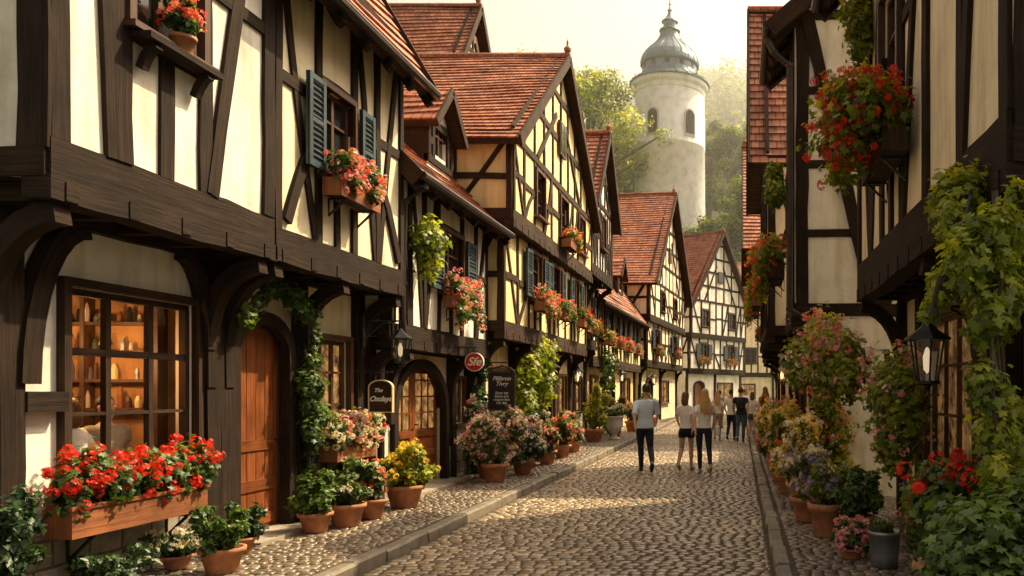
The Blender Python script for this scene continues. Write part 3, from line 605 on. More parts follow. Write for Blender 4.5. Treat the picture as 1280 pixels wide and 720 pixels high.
# ------------------------------------------------------------ ground
def sheet(name,pts,k,z):
    mb=MB(); mb.face([(x,y,z) for x,y in pts],k); return mb.obj(name,None,kind='structure')
sheet('ground',[(-400,-60),(400,-60),(400,600),(-400,600)],'ground',-.05)
sheet('road',[(-3.62,-6),(.42,-6),(.42,40),(2.5,70),(-3.62,70)],'sand',-.012)
sheet('pavement_bed',[(-7.5,-6),(-3.6,-6),(-3.6,70),(-7.5,70)],'sand',.1)
sheet('pavement_bed',[(.4,-6),(4.5,-6),(4.5,40),(.4,40)],'sand',.1)
def mesh_np(name,vs,flist,k,lc,smooth=False,parent=None):
    me=bpy.data.meshes.new(name)
    nl=sum(f.size for f in flist); nf=sum(len(f) for f in flist)
    me.vertices.add(len(vs)); me.vertices.foreach_set('co',vs.astype(np.float32).ravel())
    me.loops.add(nl); me.polygons.add(nf)
    me.loops.foreach_set('vertex_index',np.concatenate([f.ravel() for f in flist]).astype(np.int32))
    tot=np.concatenate([np.full(len(f),f.shape[1]) for f in flist]).astype(np.int32); st=np.concatenate([[0],np.cumsum(tot)[:-1]]).astype(np.int32)
    me.polygons.foreach_set('loop_start',st); me.polygons.foreach_set('loop_total',tot)
    if smooth: me.polygons.foreach_set('use_smooth',np.ones(nf,bool))
    at=me.attributes.new('lc','FLOAT','POINT'); at.data.foreach_set('value',lc.astype(np.float32))
    me.materials.append(M[k]); me.update(calc_edges=True); me.validate()
    o=bpy.data.objects.new(name,me); C.objects.link(o)
    if parent: o.parent=parent
    return o
def stones(name,x0,x1,y0,y1,s,z,k,arc=0,lenx=1.15):
    rowsY=int((y1-y0)/s); CX=[];CY=[];HX=[]
    for j in range(rowsY):
        x=x0+rng.uniform(0,s*.5) if j%2 else x0
        while x<x1-.03:
            l=min(s*lenx*rng.uniform(.78,1.25),x1-x)
            CX.append(x+l/2); CY.append(y0+(j+.5)*s); HX.append(l/2); x+=l
    cx=np.array(CX); cy=np.array(CY); N=len(cx)
    cy=cy+arc*np.sin((cx-x0)/(x1-x0)*np.pi)+.012*np.sin(cx*3+cy*2)+rng.uniform(-.006,.006,N)
    rot=arc*np.pi/(x1-x0)*np.cos((cx-x0)/(x1-x0)*np.pi)+rng.uniform(-.07,.07,N)
    n=8; a=np.arange(n)*2*np.pi/n+np.pi/8
    sx=np.sign(np.cos(a))*np.abs(np.cos(a))**.5; sy=np.sign(np.sin(a))*np.abs(np.sin(a))**.5
    rings=[(1.,-.03),(1.,.004),(.92,.013),(.6,.018)]
    T=[(r*x,r*y,zz) for r,zz in rings for x,y in zip(sx,sy)]+[(0,0,.019)]
    T=np.array(T); F=[]
    for r in range(3):
        for q in range(n): F.append([r*n+q,r*n+(q+1)%n,(r+1)*n+(q+1)%n,(r+1)*n+q])
    q4=np.array(F); t3=np.array([[3*n+q,3*n+(q+1)%n,4*n] for q in range(n)])
    hx=np.array(HX)*.96*rng.uniform(.93,1.02,N); hy=s*.5*.97*rng.uniform(.88,1.03,N)
    c,sn=np.cos(rot),np.sin(rot)
    px=T[None,:,0]*hx[:,None]; py=T[None,:,1]*hy[:,None]
    tilt=rng.normal(0,.035,(N,2)); hz=rng.uniform(-.004,.004,N)
    vx=cx[:,None]+px*c[:,None]-py*sn[:,None]; vy=cy[:,None]+px*sn[:,None]+py*c[:,None]
    vz=z+T[None,:,2]-.02+hz[:,None]+px*tilt[:,:1]+py*tilt[:,1:]
    vs=np.stack([vx,vy,vz],-1).reshape(-1,3)
    k_=len(T); off=np.arange(N)*k_
    fq=(q4[None]+off[:,None,None]).reshape(-1,4); ft=(t3[None]+off[:,None,None]).reshape(-1,3)
    lcv=np.clip(rng.normal(.45,.24,N)+.2*np.sin(cx*1.3+cy*.7)*np.sin(cy*.9),0,1)
    return mesh_np(name,vs,[fq,ft],k,np.repeat(lcv,k_),True)
o=stones('road_cobbles',-3.5,.3,3,50,.118,0,'cob',.22); o['kind']='structure'
o=stones('pavement_cobbles',-5.6,-3.70,3,40,.10,.12,'cob2'); o['kind']='structure'
o=stones('pavement_cobbles',.50,2.4,3,34,.10,.12,'cob2'); o['kind']='structure'
def kerb(x,w=.15):
    mb=MB(); y=2.5
    while y<55:
        l=R(.35,.7); a,b=y+.006,y+l-.006; j=R(-.012,.012); h=.116+R(-.01,.008); e=.025
        x0,x1=x-w/2+j,x+w/2+j
        pr=[(x0,-.04),(x0,h-e),(x0+e,h),(x1-e,h),(x1,h-e),(x1,-.04)]
        for (p,q) in zip(pr,pr[1:]): mb.face([(p[0],a,p[1]),(p[0],b,p[1]),(q[0],b,q[1]),(q[0],a,q[1])],'kerb')
        mb.face([(p,a,q) for p,q in pr],'kerb'); mb.face([(p,b,q) for p,q in pr][::-1],'kerb'); y+=l
    mb.obj('kerb',None,kind='structure')
kerb(-3.6); kerb(.4)
nx,ny=60,60; gx=np.linspace(-220,220,nx); gy=np.linspace(62,330,ny); GX,GY=np.meshgrid(gx,gy)
def hz(x,y):
    t=np.clip((y-66)/22,0,1); base=12*t*t*(3-2*t)
    t2=np.clip((y-88)/150,0,1); base=base+ t2**1.1*76*(.5+.5*np.exp(-((x+8)/55)**2))
    return base+1.5*np.sin(x*.11+y*.07)*t+3*np.sin(x*.05+1)*t2-.3
GZ=hz(GX,GY); vs=np.stack([GX,GY,GZ],-1).reshape(-1,3)
f=np.array([[j*nx+i,j*nx+i+1,(j+1)*nx+i+1,(j+1)*nx+i] for j in range(ny-1) for i in range(nx-1)])
o=mesh_np('hill',vs,[f],'ground',np.full(len(vs),.5),True); o['kind']='structure'
# ------------------------------------------------------------ foliage
LEAF=(np.array([(0,0,0),(.34,.42,.1),(0,1,-.08),(-.34,.42,.1)]),[np.array([[0,1,2],[0,2,3]])])
ol=[(0,0),(.36,-.08),(.32,.22),(.58,.46),(.24,.56),(0,1),(-.24,.56),(-.58,.46),(-.32,.22),(-.36,-.08)]
IVY=(np.array([(0,.3,.07)]+[(x,y,-.04*abs(x)*2-.06*y*y) for x,y in ol]),[np.array([[0,i+1,(i+1)%10+1] for i in range(10)])])
fv=[];ff=[]
for i in range(5):
    a=2*math.pi*i/5; b0=len(fv)
    fv+=[(0,0,0),(.7*math.cos(a-.45),.7*math.sin(a-.45),.22),(math.cos(a),math.sin(a),.15),(.7*math.cos(a+.45),.7*math.sin(a+.45),.22)]; ff.append([b0,b0+1,b0+2,b0+3])
FLW=(np.array(fv)*.5,[np.array(ff)])
def inst(name,T,P,Nn,S,k,parent,lc=None):
    tv,tf=T; N=len(P); r=rng.normal(size=(N,3)); r[:,2]-=.6
    n=Nn/np.maximum(np.linalg.norm(Nn,axis=1,keepdims=True),1e-6)
    y=r-(r*n).sum(1,keepdims=True)*n; y/=np.maximum(np.linalg.norm(y,axis=1,keepdims=True),1e-6); x=np.cross(y,n)
    vs=P[:,None]+S[:,None,None]*(tv[None,:,0:1]*x[:,None]+tv[None,:,1:2]*y[:,None]+tv[None,:,2:3]*n[:,None])
    K=len(tv); off=np.arange(N)*K; fl=[(f[None]+off[:,None,None]).reshape(-1,f.shape[1]) for f in tf]
    if lc is None: lc=rng.uniform(0,1,N)
    return mesh_np(name,vs.reshape(-1,3),fl,k,np.repeat(lc,K),False,parent)
def ellpts(ells,n,shell=.45):
    vol=np.array([e[1][0]*e[1][1]*e[1][2] for e in ells])**.75; vol/=vol.sum(); out=[];nn=[];lc=[]
    for e,v in zip(ells,vol):
        m=max(3,int(n*v)); d=rng.normal(size=(m,3)); d/=np.linalg.norm(d,axis=1,keepdims=True)
        rr=(shell+(1-shell)*rng.uniform(0,1,(m,1))**.6)*(1+.28*np.sin(d[:,:1]*7+d[:,1:2]*5+e[0][0]*9)*np.cos(d[:,2:]*6))*rng.uniform(.75,1.25,(m,1))
        out.append(np.array(e[0])+d*rr*np.array(e[1])); nn.append(d+np.array([0,0,.5])+rng.normal(0,.45,(m,3)))
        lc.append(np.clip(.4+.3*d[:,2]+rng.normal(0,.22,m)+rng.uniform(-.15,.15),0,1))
    return np.concatenate(out),np.concatenate(nn),np.concatenate(lc)
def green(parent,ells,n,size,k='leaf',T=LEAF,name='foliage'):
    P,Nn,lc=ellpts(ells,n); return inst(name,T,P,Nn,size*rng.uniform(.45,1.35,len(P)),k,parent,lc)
def bloom(parent,ells,ncl,per,cr,size,k,name='blossoms'):
    P,Nn,_=ellpts(ells,ncl,.9); Nn=Nn/np.linalg.norm(Nn,axis=1,keepdims=True)
    keep=Nn[:,2]>-.5; P=P[keep];Nn=Nn[keep]
    P=P+Nn*cr*.6
    d=rng.normal(size=(len(P),per,3)); d/=np.linalg.norm(d,axis=2,keepdims=True); crr=cr*rng.uniform(.6,1.2,(len(P),1,1))
    Q=(P[:,None]+d*crr).reshape(-1,3); base=rng.uniform(0,1,(len(P),1))*.7+rng.uniform(0,.3,(len(P),per))
    return inst(name,FLW,Q,d.reshape(-1,3),size*rng.uniform(.8,1.2,len(Q)),k,parent,base.ravel())
def flowerbox(loc,rot,L,cols,lab,hgt=.28,spill=.15,det=1.,leafk='leaf',boxk='box',lsz=.07,bulk=1.,h=.2,d=.22,push=0.):
    e=empty('flower_box',loc,rot,lab,'flower box','flower boxes on the house fronts'); mb=MB()
    mb.box((-L/2,-d/2,0),(L/2,-d/2+.025,h),boxk); mb.box((-L/2,d/2-.025,0),(L/2,d/2,h),boxk); mb.box((-L/2+.001,-d/2+.026,0.001),(-L/2+.025,d/2-.026,h-.002),boxk); mb.box((L/2-.025,-d/2+.026,0.001),(L/2-.001,d/2-.026,h-.002),boxk)
    mb.box((-L/2+.026,-d/2+.027,.003),(L/2-.026,d/2-.027,h-.04),'soil')
    mb.box((-L/2-.015,-d/2-.015,h-.01),(L/2+.015,-d/2+.024,h+.02),boxk)
    mb.obj('planter',e)
    for u in (-L*.35,L*.35): mb=MB(); mb.sweep([(u,-d/2+.02,-.015),(u,d/2,-.015),(u,d/2,-.2),(u,-d/2+.04,-.03)],X,.03,.02,'iron'); mb.obj('bracket',e)
    ns=max(3,int(L/.16)); ells=[]
    for i in range(ns):
        u=-L/2+L*(i+.5)/ns; ells.append(((u+R(-.03,.03),R(-.08,.0)*bulk-push,h+hgt*R(.3,.65)),(.14*bulk**.5,.15*bulk,hgt*R(.4,.7))))
        if random.random()<.6 and spill>.05: ells.append(((u,-d/2-.05*bulk-push,h-spill*R(.1,.8)),(.1*bulk**.5,.08*bulk,spill)))
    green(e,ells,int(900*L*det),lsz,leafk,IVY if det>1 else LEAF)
    for c,fr in cols: bloom(e,ells,int(75*L*det**.5*fr),int(12*min(det,1.6)),.042,.034 if det>=1 else .045,c)
    return e
def pot(loc,r,h,fol,cols,lab,kk='terra',leafk='leaf',det=1.,name='flower_pot',cat='potted plant',lsz=.07,form='round'):
    e=empty(name,loc,R(0,6),lab,cat); mb=MB()
    if form=='round': pr=[(0,0),(r*.66,0),(r*.7,.01),(r*.95,h*.8),(r*1.08,h*.8),(r*1.1,h*.99),(r*1.0,h),(r*.93,h*.98),(r*.9,h*.85),(0,h*.85)]
    elif form=='urn': pr=[(0,0),(r*.6,0),(r*.55,h*.06),(r*.25,h*.15),(r*.3,h*.25),(r*.75,h*.45),(r*.95,h*.75),(r*.8,h*.88),(r*1.1,h*.97),(r*1.05,h),(r*.8,h*.95),(0,h*.9)]
    else: pr=[(0,0),(r*.8,0),(r*.85,h*.3),(r*.87,h*.32),(r*.95,h*.9),(r,h*.9),(r,h),(r*.93,h),(r*.9,h*.85),(0,h*.85)]
    mb.lathe(pr,(0,0,0),[kk]*(len(pr)-2)+['soil'],20); mb.obj('pot',e,weld=True)
    fw,fh=fol; ells=[((0,0,h+fh*.42),(fw*.5,fw*.5,fh*.42))]
    for i in range(11):
        a=R(0,6.28); rr=R(.35,.9)*fw; ells.append(((rr*math.cos(a),rr*math.sin(a),h+fh*R(.1,1.1)),(fw*R(.13,.33),fw*R(.13,.33),fh*R(.1,.26))))
    ms=MB()
    for c,rd in ells[1:]: ms.tube([(0,0,h*.8),(c[0]*.4,c[1]*.4,h+(c[2]-h)*.5),c],[.012,.008,.004],'leafst',5)
    ms.obj('stem',e)
    green(e,ells,int(min(4200,(1700*(fw*fh/.12)**.9))*det),lsz,leafk)
    for c,fr in cols: bloom(e,ells,int(150*fr*(fw*fh/.12)**.8),int(9*det)+1,.042,.038,c)
    return e
def vine(pts,lab,rad=.16,n=2500,size=.085,k='leaf',cols=[],T=IVY,name='climbing_vine',cat='climbing plant',skip=.12,jit=.06):
    p0=V(pts[0]); e=empty(name,p0,0,lab,cat); ms=MB(); loc=[V(p)-p0 for p in pts]
    for q in range(3):
        ms.tube([p+V((R(-.04,.04),R(-.04,.04),0)) for p in loc],[.012]*len(loc),'bark',5)
    ms.obj('stem',e); ells=[]
    for a,b in zip(loc,loc[1:]):
        m=max(1,int((b-a).length/(rad*.8)))
        for i in range(m):
            if random.random()<skip: continue
            c=a.lerp(b,(i+.5)/m); s=rad*R(.4,1.45); ells.append(((c.x+R(-jit,jit),c.y+R(-jit,jit)*1.6,c.z+R(-.05,.05)),(s*.75,s,s*1.05)))
    green(e,ells,n,size,k,T)
    for c,fr in cols: bloom(e,ells,int(150*fr),9,.045,.045,c)
    return e
def fb(X_,Y_,Z_,L,cols,lab,**k): return flowerbox((X_,Y_,Z_),LR,L,cols,lab,**k)
fb(-5.02,6.63,.60,1.5,[('red',1.4)],'long wooden window box full of red geraniums',det=2.4,hgt=.36,lsz=.06,spill=0,bulk=.95,h=.22)
fb(-5.03,10.3,.82,1.05,[('wht',1.5),('pink',.5),('red',.3)],'wooden window box with white and pink flowers',det=1.8,hgt=.38,spill=0,lsz=.06)
fb(-4.5,9.3,3.86,.95,[('coral',1.),('pink',.8)],'wooden window box with coral and pink flowers',det=1.8,spill=.08,lsz=.06)
fb(-4.65,13.38,3.03,1.15,[('pink',1.8),('coral',.4)],'window box overflowing with pink flowers',spill=.3,det=1.3)
fb(-4.3,17.75,3.42,1.2,[('coral',1.4),('pink',.7)],'window box with pink and red geraniums below shutters',spill=.2)
fb(-4.3,19.6,3.42,.9,[('coral',1.)],'window box with red geraniums below shutters')
fb(-4.2,19.8,5.18,.9,[('coral',1.2),('yel',.3)],'window box with red and yellow flowers on gable wall')
fb(-4.3,22.0,3.42,.9,[('red',1.)],'window box with red geraniums below shutters')
fb(-4.75,26.2,3.5,.9,[('red',.8),('yel',.5)],'window box with mixed flowers on narrow house')
fb(-4.75,24.8,3.5,.9,[('pink',1),('yel',.5)],'window box with pink flowers on narrow house')
for u,cc in ((29.2,'yel'),(31.9,'red'),(34.4,'coral'),(37,'pink')): fb(-4.76,u,3.35,1.,[(cc,1.),('red',.4)],'window box with bright flowers on long timber house',det=.6)
fb(-4.1,40.7,3.5,1.3,[('red',1)],'window box with red flowers on broad gable house',det=.5); fb(-3.55,45.7,3.5,1.3,[('red',1)],'window box with red flowers on broad gable house',det=.5)
flowerbox((-2.4,54.7,3.5),1.03,1.3,[('red',1)],'window box with red flowers at the street end',det=.5); flowerbox((-.6,57.7,3.5),1.03,1.3,[('red',1)],'window box with red flowers at the street end',det=.5)
G=.12
led=empty('window_ledge',(-4.7,6.5,4.40),LR,'dark timber ledge carried on bracket below upper window','ledge')
mb=MB(); mb.box((-.40,-.21,0),(.46,-.04,.05),'timber'); mb.obj('board',led)
for u in (-.28,.33): mb=MB(); mb.sweep([(u,-.05,-.2),(u,-.08,-.12),(u,-.13,-.04),(u,-.18,-.02)],X,.07,.06,'timber'); mb.obj('bracket',led)
pot((-4.58,6.58,4.45),.09,.16,(.17,.24),[('coral',.5)],'terracotta pot with red flowers on a window ledge',det=1.5,lsz=.05)
pot((-4.5,6.95,G),.17,.22,(.27,.3),[],'terracotta pot with bushy green plant by oak door',leafk='leaf',det=1.4,lsz=.055)
pot((-5.12,5.5,G),.2,.25,(.28,.5),[],'dark leafy shrub in clay pot by shop wall',leafk='leafd',det=1.5,lsz=.06)
pot((-4.95,6.3,G),.12,.1,(.3,.2),[],'low dark green ground shrub by stone plinth',leafk='leafd',det=1.4,lsz=.05)
pot((-5.0,7.1,G),.12,.12,(.26,.2),[('wht',.1)],'low green herb pot by stone plinth',leafk='leafd',lsz=.05)
pot((-4.85,7.75,G),.14,.16,(.22,.28),[],'small clay pot with fern by stone step',leafk='leafd',lsz=.06)
pot((-4.75,8.95,G),.17,.22,(.28,.36),[],'terracotta pot with green foliage near the doorstep',det=1.2)
pot((-4.6,9.35,G),.2,.26,(.28,.42),[('wht',.1)],'terracotta pot with tall green plant',det=1.3)
pot((-4.55,9.9,G),.16,.24,(.25,.38),[('coral',.6)],'terracotta pot with red blossoms',det=1.3)
pot((-4.95,10.3,G),.16,.2,(.25,.4),[('pink',.4)],'clay pot with leafy plant below window box',det=1.2)
pot((-4.55,10.85,G),.24,.3,(.38,.56),[('yel',.7)],'terracotta pot with big yellow-green flowering bush',leafk='leafy',det=1.4)
for (x,y,r,h,fw,fh,cols,lk,lab) in [(-4.25,13.9,.22,.32,.5,.72,[('wht',1.1),('pink',.8)],'leaf','terracotta pot with tall white and pink hydrangea'),
 (-4.6,14.6,.22,.3,.45,.85,[('wht',1.),('pink',.5)],'leaf','clay pot with large pale pink flowering bush'),(-4.1,15.1,.2,.28,.4,.5,[('wht',1.)],'leafd','terracotta pot with white blossoms'),
 (-4.35,16.2,.22,.3,.45,.7,[('vio',.5),('pink',.6)],'leaf','terracotta pot with mauve and pink flowers'),(-4.15,17.2,.2,.3,.4,.5,[('pink',.7)],'leaf','terracotta pot with small pink flowers'),
 (-4.6,17.9,.22,.3,.5,.9,[('wht',.4)],'leafd','clay pot with tall green shrub'),(-4.2,18.9,.2,.3,.4,.5,[('coral',.8)],'leaf','terracotta pot with red flowers'),(-4.3,20.5,.22,.3,.4,.6,[('pink',.6)],'leaf','terracotta pot with pink flowers'),
 (-4.5,24.6,.3,.4,.5,1.1,[('yel',.3)],'leafy','large pot with tall yellow-green shrub'),(-4.3,27.5,.25,.4,.4,.8,[('coral',.6)],'leaf','pot with red flowers beside doorway'),(-4.2,31,.25,.4,.5,.8,[('pink',.6)],'leaf','pot with pink flowers beside doorway'),(-4.,36,.3,.4,.5,1.,[],'leaf','pot with green shrub beside doorway')]:
    pot((x,y,G),r,h,(fw,fh),cols,lab,leafk=lk,lsz=.08)
pot((-4.05,25.8,G),.3,.75,(.35,.35),[('wht',1.)],'white stone urn with white flowers on pavement',kk='pale',form='urn',name='stone_urn')
vine([(-5.12,9.5,G),(-5.12,9.55,1.),(-5.1,9.5,2.),(-5.1,9.45,2.6),(-5.1,9.0,2.85),(-5.1,8.5,2.75),(-5.1,8.15,2.45)],'ivy climbing the post and arching over the oak door',rad=.13,n=2800,size=.06)
vine([(-5.0,15.2,G),(-4.95,15.25,1.2),(-4.95,15.3,2.3)],'leafy climber on stone pier between two houses',rad=.2,n=1200,size=.08,k='leafd')
vine([(-4.9,17.6,G),(-4.85,17.65,1.4),(-4.75,17.8,2.3),(-4.65,18.6,2.75),(-4.7,19.4,2.4),(-4.8,19.6,1.2)],'bright green vine arching over the doorway',rad=.34,n=3600,size=.1,k='leafy')
vine([(-4.7,11.75,4.0),(-4.6,11.8,3.75),(-4.55,11.8,3.45)],'green trailing plant hanging on upper wall',rad=.24,n=900,size=.075,k='leafy',name='trailing_plant',skip=0)
vine([(-4.9,28.9,G),(-4.8,29.,1.8),(-4.7,29.2,3.)],'green climber on house wall',rad=.35,n=700,size=.15)
def fr_(X_,Y_,Z_,L,cols,lab,**k): return flowerbox((X_,Y_,Z_),RR,L,cols,lab,**k)
fr_(1.3,7.25,3.70,1.2,[('red',2.2)],'window box overflowing with red geraniums and yellow-green leaves',det=3.4,hgt=.5,spill=.18,leafk='leafy',lsz=.065,boxk='timber2',bulk=2.3,push=.12)
fr_(.58,12.9,3.45,1.1,[('coral',1.2),('red',.6)],'window box overflowing with coral and red flowers',det=2.,hgt=.45,spill=.3,leafk='leafy',boxk='timber2',bulk=1.6,push=.05)
fr_(.35,17.6,3.5,1.2,[('red',1.)],'window box with red flowers above the street',hgt=.4,spill=.3,leafk='leafy'); fr_(.35,19.6,3.5,1.,[('coral',1.)],'window box with coral flowers above the street',hgt=.4,spill=.3,leafk='leafy')
fr_(.8,29,3.5,1.3,[('red',1.)],'window box with red flowers on distant house',det=.7)
vine([(.60,11.9,4.5),(.56,12.0,4.8),(.6,12.3,5.1)],'yellow-green trailing plant high on the shaded house',rad=.28,n=1400,size=.075,k='leafy',name='trailing_plant',skip=0)
vine([(1.3,9.2,6.2),(1.3,9.1,5.9),(1.35,9.,5.5)],'yellow-green trailing plant under the eaves',rad=.2,n=800,size=.07,k='leafy',name='trailing_plant',skip=0)
vine([(1.05,10.6,2.8),(1.0,10.2,2.35),(.95,9.6,2.15),(1.1,9.,2.05),(1.2,8.6,1.75)],'hanging vine with pink flowers under the jetty',rad=.3,n=3800,size=.065,k='leafy',cols=[('pink',.9),('coral',.2)],T=IVY)
vine([(1.2,12.8,2.7),(.95,12.2,2.2),(.85,11.7,1.9)],'hanging vine with pale flowers',rad=.3,n=2400,size=.075,k='leafy',cols=[('wht',.6),('pink',.4)])
vine([(1.75,8.0,G),(1.65,7.8,.8),(1.5,7.7,1.5),(1.45,7.9,2.1)],'leafy climber with pink blossoms on timber post',rad=.3,n=4600,size=.062,k='leafy',cols=[('pink',.5)])
vine([(1.5,11.2,G),(1.3,11.,1.),(1.2,10.9,1.8)],'flowering climber with coral blossoms by the wall',rad=.34,n=3200,size=.07,k='leafy',cols=[('coral',.5),('wht',.6),('yel',.3)])
vine([(1.36,4.9,2.95),(1.3,4.6,2.8),(1.2,4.35,2.5),(1.26,4.3,2.2)],'ivy bunch hanging from the jetty corner beam',rad=.15,n=1700,size=.055,k='leafy',skip=.1,jit=.1)
vine([(1.42,4.4,2.8),(1.4,4.35,2.3),(1.34,4.3,1.95),(1.38,4.3,1.6),(1.42,4.3,1.2)],'loose yellow-green ivy strand hanging down to the planter',rad=.12,n=1900,size=.055,k='leafy',skip=.15,jit=.11)
vine([(1.55,4.7,2.8),(1.5,4.6,2.1),(1.5,4.6,1.7),(1.55,4.6,1.2)],'loose ivy strand hanging beside timber door',rad=.14,n=1800,size=.055,k='leafy',skip=.15,jit=.12)
vine([(1.22,4.4,2.4),(1.10,4.3,2.3),(1.03,4.3,2.1)],'short ivy tendril reaching over the street',rad=.08,n=350,size=.05,k='leafy',skip=.05)
for (x,y,r,h,fw,fh,cols,lk,lab,kk,fo) in [
 (.95,8.7,.2,.36,.26,.4,[('vio',.4)],'leafy','terracotta pot with green and violet plants','terra','round'),
 (.82,9.7,.2,.3,.32,.48,[('vio',.6),('wht',.7)],'leafy','terracotta pot with violet flowers','terra','round'),
 (1.2,8.2,.17,.3,.3,.38,[],'leaf','terracotta pot with bushy green plant','terra','round'),
 (.85,10.9,.22,.35,.42,.75,[('wht',1.2),('yel',.7)],'leafy','terracotta pot with cream white flowers','terra','round'),
 (.75,12.3,.2,.3,.4,.6,[('coral',.8)],'leaf','terracotta pot with red and coral flowers','terra','round'),
 (.72,13.9,.2,.35,.4,.8,[('wht',.8),('yel',.6)],'leafy','terracotta pot with white and yellow flowers','terra','round'),
 (.75,15.8,.22,.35,.42,.9,[('pink',.8)],'leafy','pot with tall pink flowering bush','terra','round'),
 (.8,18.,.22,.35,.42,1.,[('coral',.6)],'leafy','pot with tall coral flowering bush','terra','round'),
 (1.3,7.2,.15,.32,.12,.06,[],'leaf','grey zinc bucket with little greenery','zinc','tub'),
 (1.05,7.55,.12,.1,.2,.2,[('pink',.9)],'leaf','small pot with pink blossoms','terra','round')]:
    pot((x,y,G),r,h,(fw,fh),cols,lab,kk=kk,leafk=lk,form=fo,det=1.6,lsz=.06)
def bush(loc,ells,n,size,k,cols,lab,kk='terra',r=.3,h=.5):
    e=empty('planter_bush',loc,0,lab,'potted bush'); mb=MB(); pr=[(0,0),(r*.8,0),(r*.95,h*.5),(r,h*.9),(r*1.1,h*.92),(r*1.1,h),(r*.9,h),(0,h*.9)]
    mb.lathe(pr,(0,0,0),kk,24); mb.obj('pot',e,weld=True); ms=MB()
    for c,rd in ells: ms.tube([(0,0,h*.8),(c[0]*.5,c[1]*.5,h+(c[2]-h)*.4),c],[.02,.012,.005],'leafst',5)
    ms.obj('stem',e); green(e,ells,n,size,k,IVY)
    for c,f in cols: bloom(e,ells[-f[1]:] if f[1] else ells,f[0],22,.05,.04,c)
bush((1.4,4.95,G),[((0,0,.75),(.32,.35,.28)),((-.12,.2,.92),(.22,.26,.13)),((.15,-.1,1.0),(.26,.28,.14)),((-.2,-.1,.9),(.16,.2,.12)),((-.1,0,1.05),(.2,.2,.1))],3000,.06,'leaf',[('red',(60,4))],'big tub of red geraniums by the timber house',r=.3)
bush((1.08,3.5,G),[((0,0,.75),(.26,.3,.25)),((-.14,-.02,.84),(.14,.18,.12)),((.18,.1,1.0),(.2,.24,.16)),((.05,.3,.92),(.2,.22,.15)),((.36,0,1.12),(.18,.2,.16)),((.0,-.05,1.0),(.13,.14,.1)),((-.2,.15,.66),(.1,.12,.1))],5200,.052,'leaf',[],'large tub of dense green leafy shrub',r=.26,h=.55)
# ------------------------------------------------------------ trees
def tree(loc,seed,Ht,wd,n,lab,size=.42,k='tree'):
    random.seed(seed); mb=MB(); th=Ht*.4
    mb.tube([(0,0,-1),(.1,.1,th*.5),(0,.2,th),(.2,0,Ht*.7)],[Ht*.03,Ht*.024,Ht*.018,Ht*.008],'bark',9)
    ells=[]
    for i in range(44):
        a=R(0,6.28); zf=R(0,1)**.8; z=Ht*(.28+.66*zf); mr_=wd*math.sin(math.pi*min(1,.18+.78*zf))**.7; r=mr_*R(.25,1.05)
        c=(r*math.cos(a),r*math.sin(a),z); s=wd*R(.12,.3); ells.append((c,(s,s,s*.72)))
        if i%2==0: mb.tube([(0,.1,min(z*.7,Ht*.65)),(c[0]*.5,c[1]*.5,z*.88),c],[Ht*.009,Ht*.006,Ht*.002],'bark',5)
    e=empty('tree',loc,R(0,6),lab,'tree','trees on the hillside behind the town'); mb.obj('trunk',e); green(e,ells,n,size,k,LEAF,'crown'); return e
TR=[(-16.2,84,27,9,1,'leafy'),(-22,92,28,9,2,'leafy'),(-12.0,98,17,5.5,3,'tree'),(-29,88,24,8,4,'tree'),(-1.5,104,17,5,5,'tree'),(3.5,112,17,6,6,'tree'),(-4.5,118,15,6,7,'tree'),(1.2,86,14,5,8,'tree'),(-18,112,22,8,9,'tree'),(-14,72,17,5,10,'tree'),(9,98,18,7,11,'tree'),(-36,100,26,9,12,'tree'),(-2.6,82,12,4,13,'tree')]
for x,y,h,w,s,k in TR:
    tree((x,y,float(hz(np.array(x),np.array(y)))),s,h,w,15000 if s<9 else 6000,'tall leafy green tree on hazy hillside',.38,k)
e=[]
for i in range(380):
    y=R(130,260); x=R(-.35,.25)*y; z=float(hz(np.array(x),np.array(y))); h=R(7,13); e.append(((x,y,z+h*.5),(R(3,5),R(3,5),h*.6)))
P,Nn,lc=ellpts(e,70000,.7); o=inst('forest',LEAF,P,Nn,rng.uniform(.8,1.6,len(P)),'tree',None,lc); o['kind']='stuff'; o['label']='hazy forest covering the far hillside'; o['category']='forest'
random.seed(99)
# ------------------------------------------------------------ tower
TX,TY=-7.9,90; tw=empty('round_tower',(TX,TY,0),0,'round white tower with grey bell-shaped dome and spire','tower')
mb=MB(); mb.lathe([(4.25,5),(4.0,19),(3.95,28.6),(4.0,28.65),(4.0,28.85),(3.95,28.9),(3.85,36.0)],(0,0,0),'tower',64); mb.obj('wall',tw,weld=True)
mb=MB(); mb.lathe([(3.85,34.6),(3.95,34.7),(4.0,35.1),(4.3,35.4),(4.35,35.8),(4.2,35.85),(0,35.85)],(0,0,0),'tower',64); mb.obj('cornice',tw)
mb=MB(); dp=[(4.5,35.8),(4.52,35.95),(4.0,36.25),(3.5,36.6),(3.15,37.0),(3.05,37.3)]
dp2=[(3.05,37.3),(3.05,38.0)]
dp3=[(3.2,38.0),(3.3,38.2),(3.25,38.6),(3.0,39.2),(2.5,39.8),(1.9,40.35),(1.4,40.9),(1.1,41.5),(.95,42.0)]
for d_ in (dp,dp2,dp3): mb.lathe(d_,(0,0,0),'slate',48)
for i in range(24):
    a=2*math.pi*i/24
    for d_ in (dp[1:],dp3): mb.sweep([(r*math.cos(a),r*math.sin(a),z+.03) for r,z in d_],V((-math.sin(a),math.cos(a),0)),.08,.08,'slate')
    if i%2==0: mb.sweep([(3.06*math.cos(a),3.06*math.sin(a),37.4),(3.06*math.cos(a),3.06*math.sin(a),37.9)],V((-math.sin(a),math.cos(a),0)),.5,.04,'signblack')
RO=mb.obj('roof',tw)
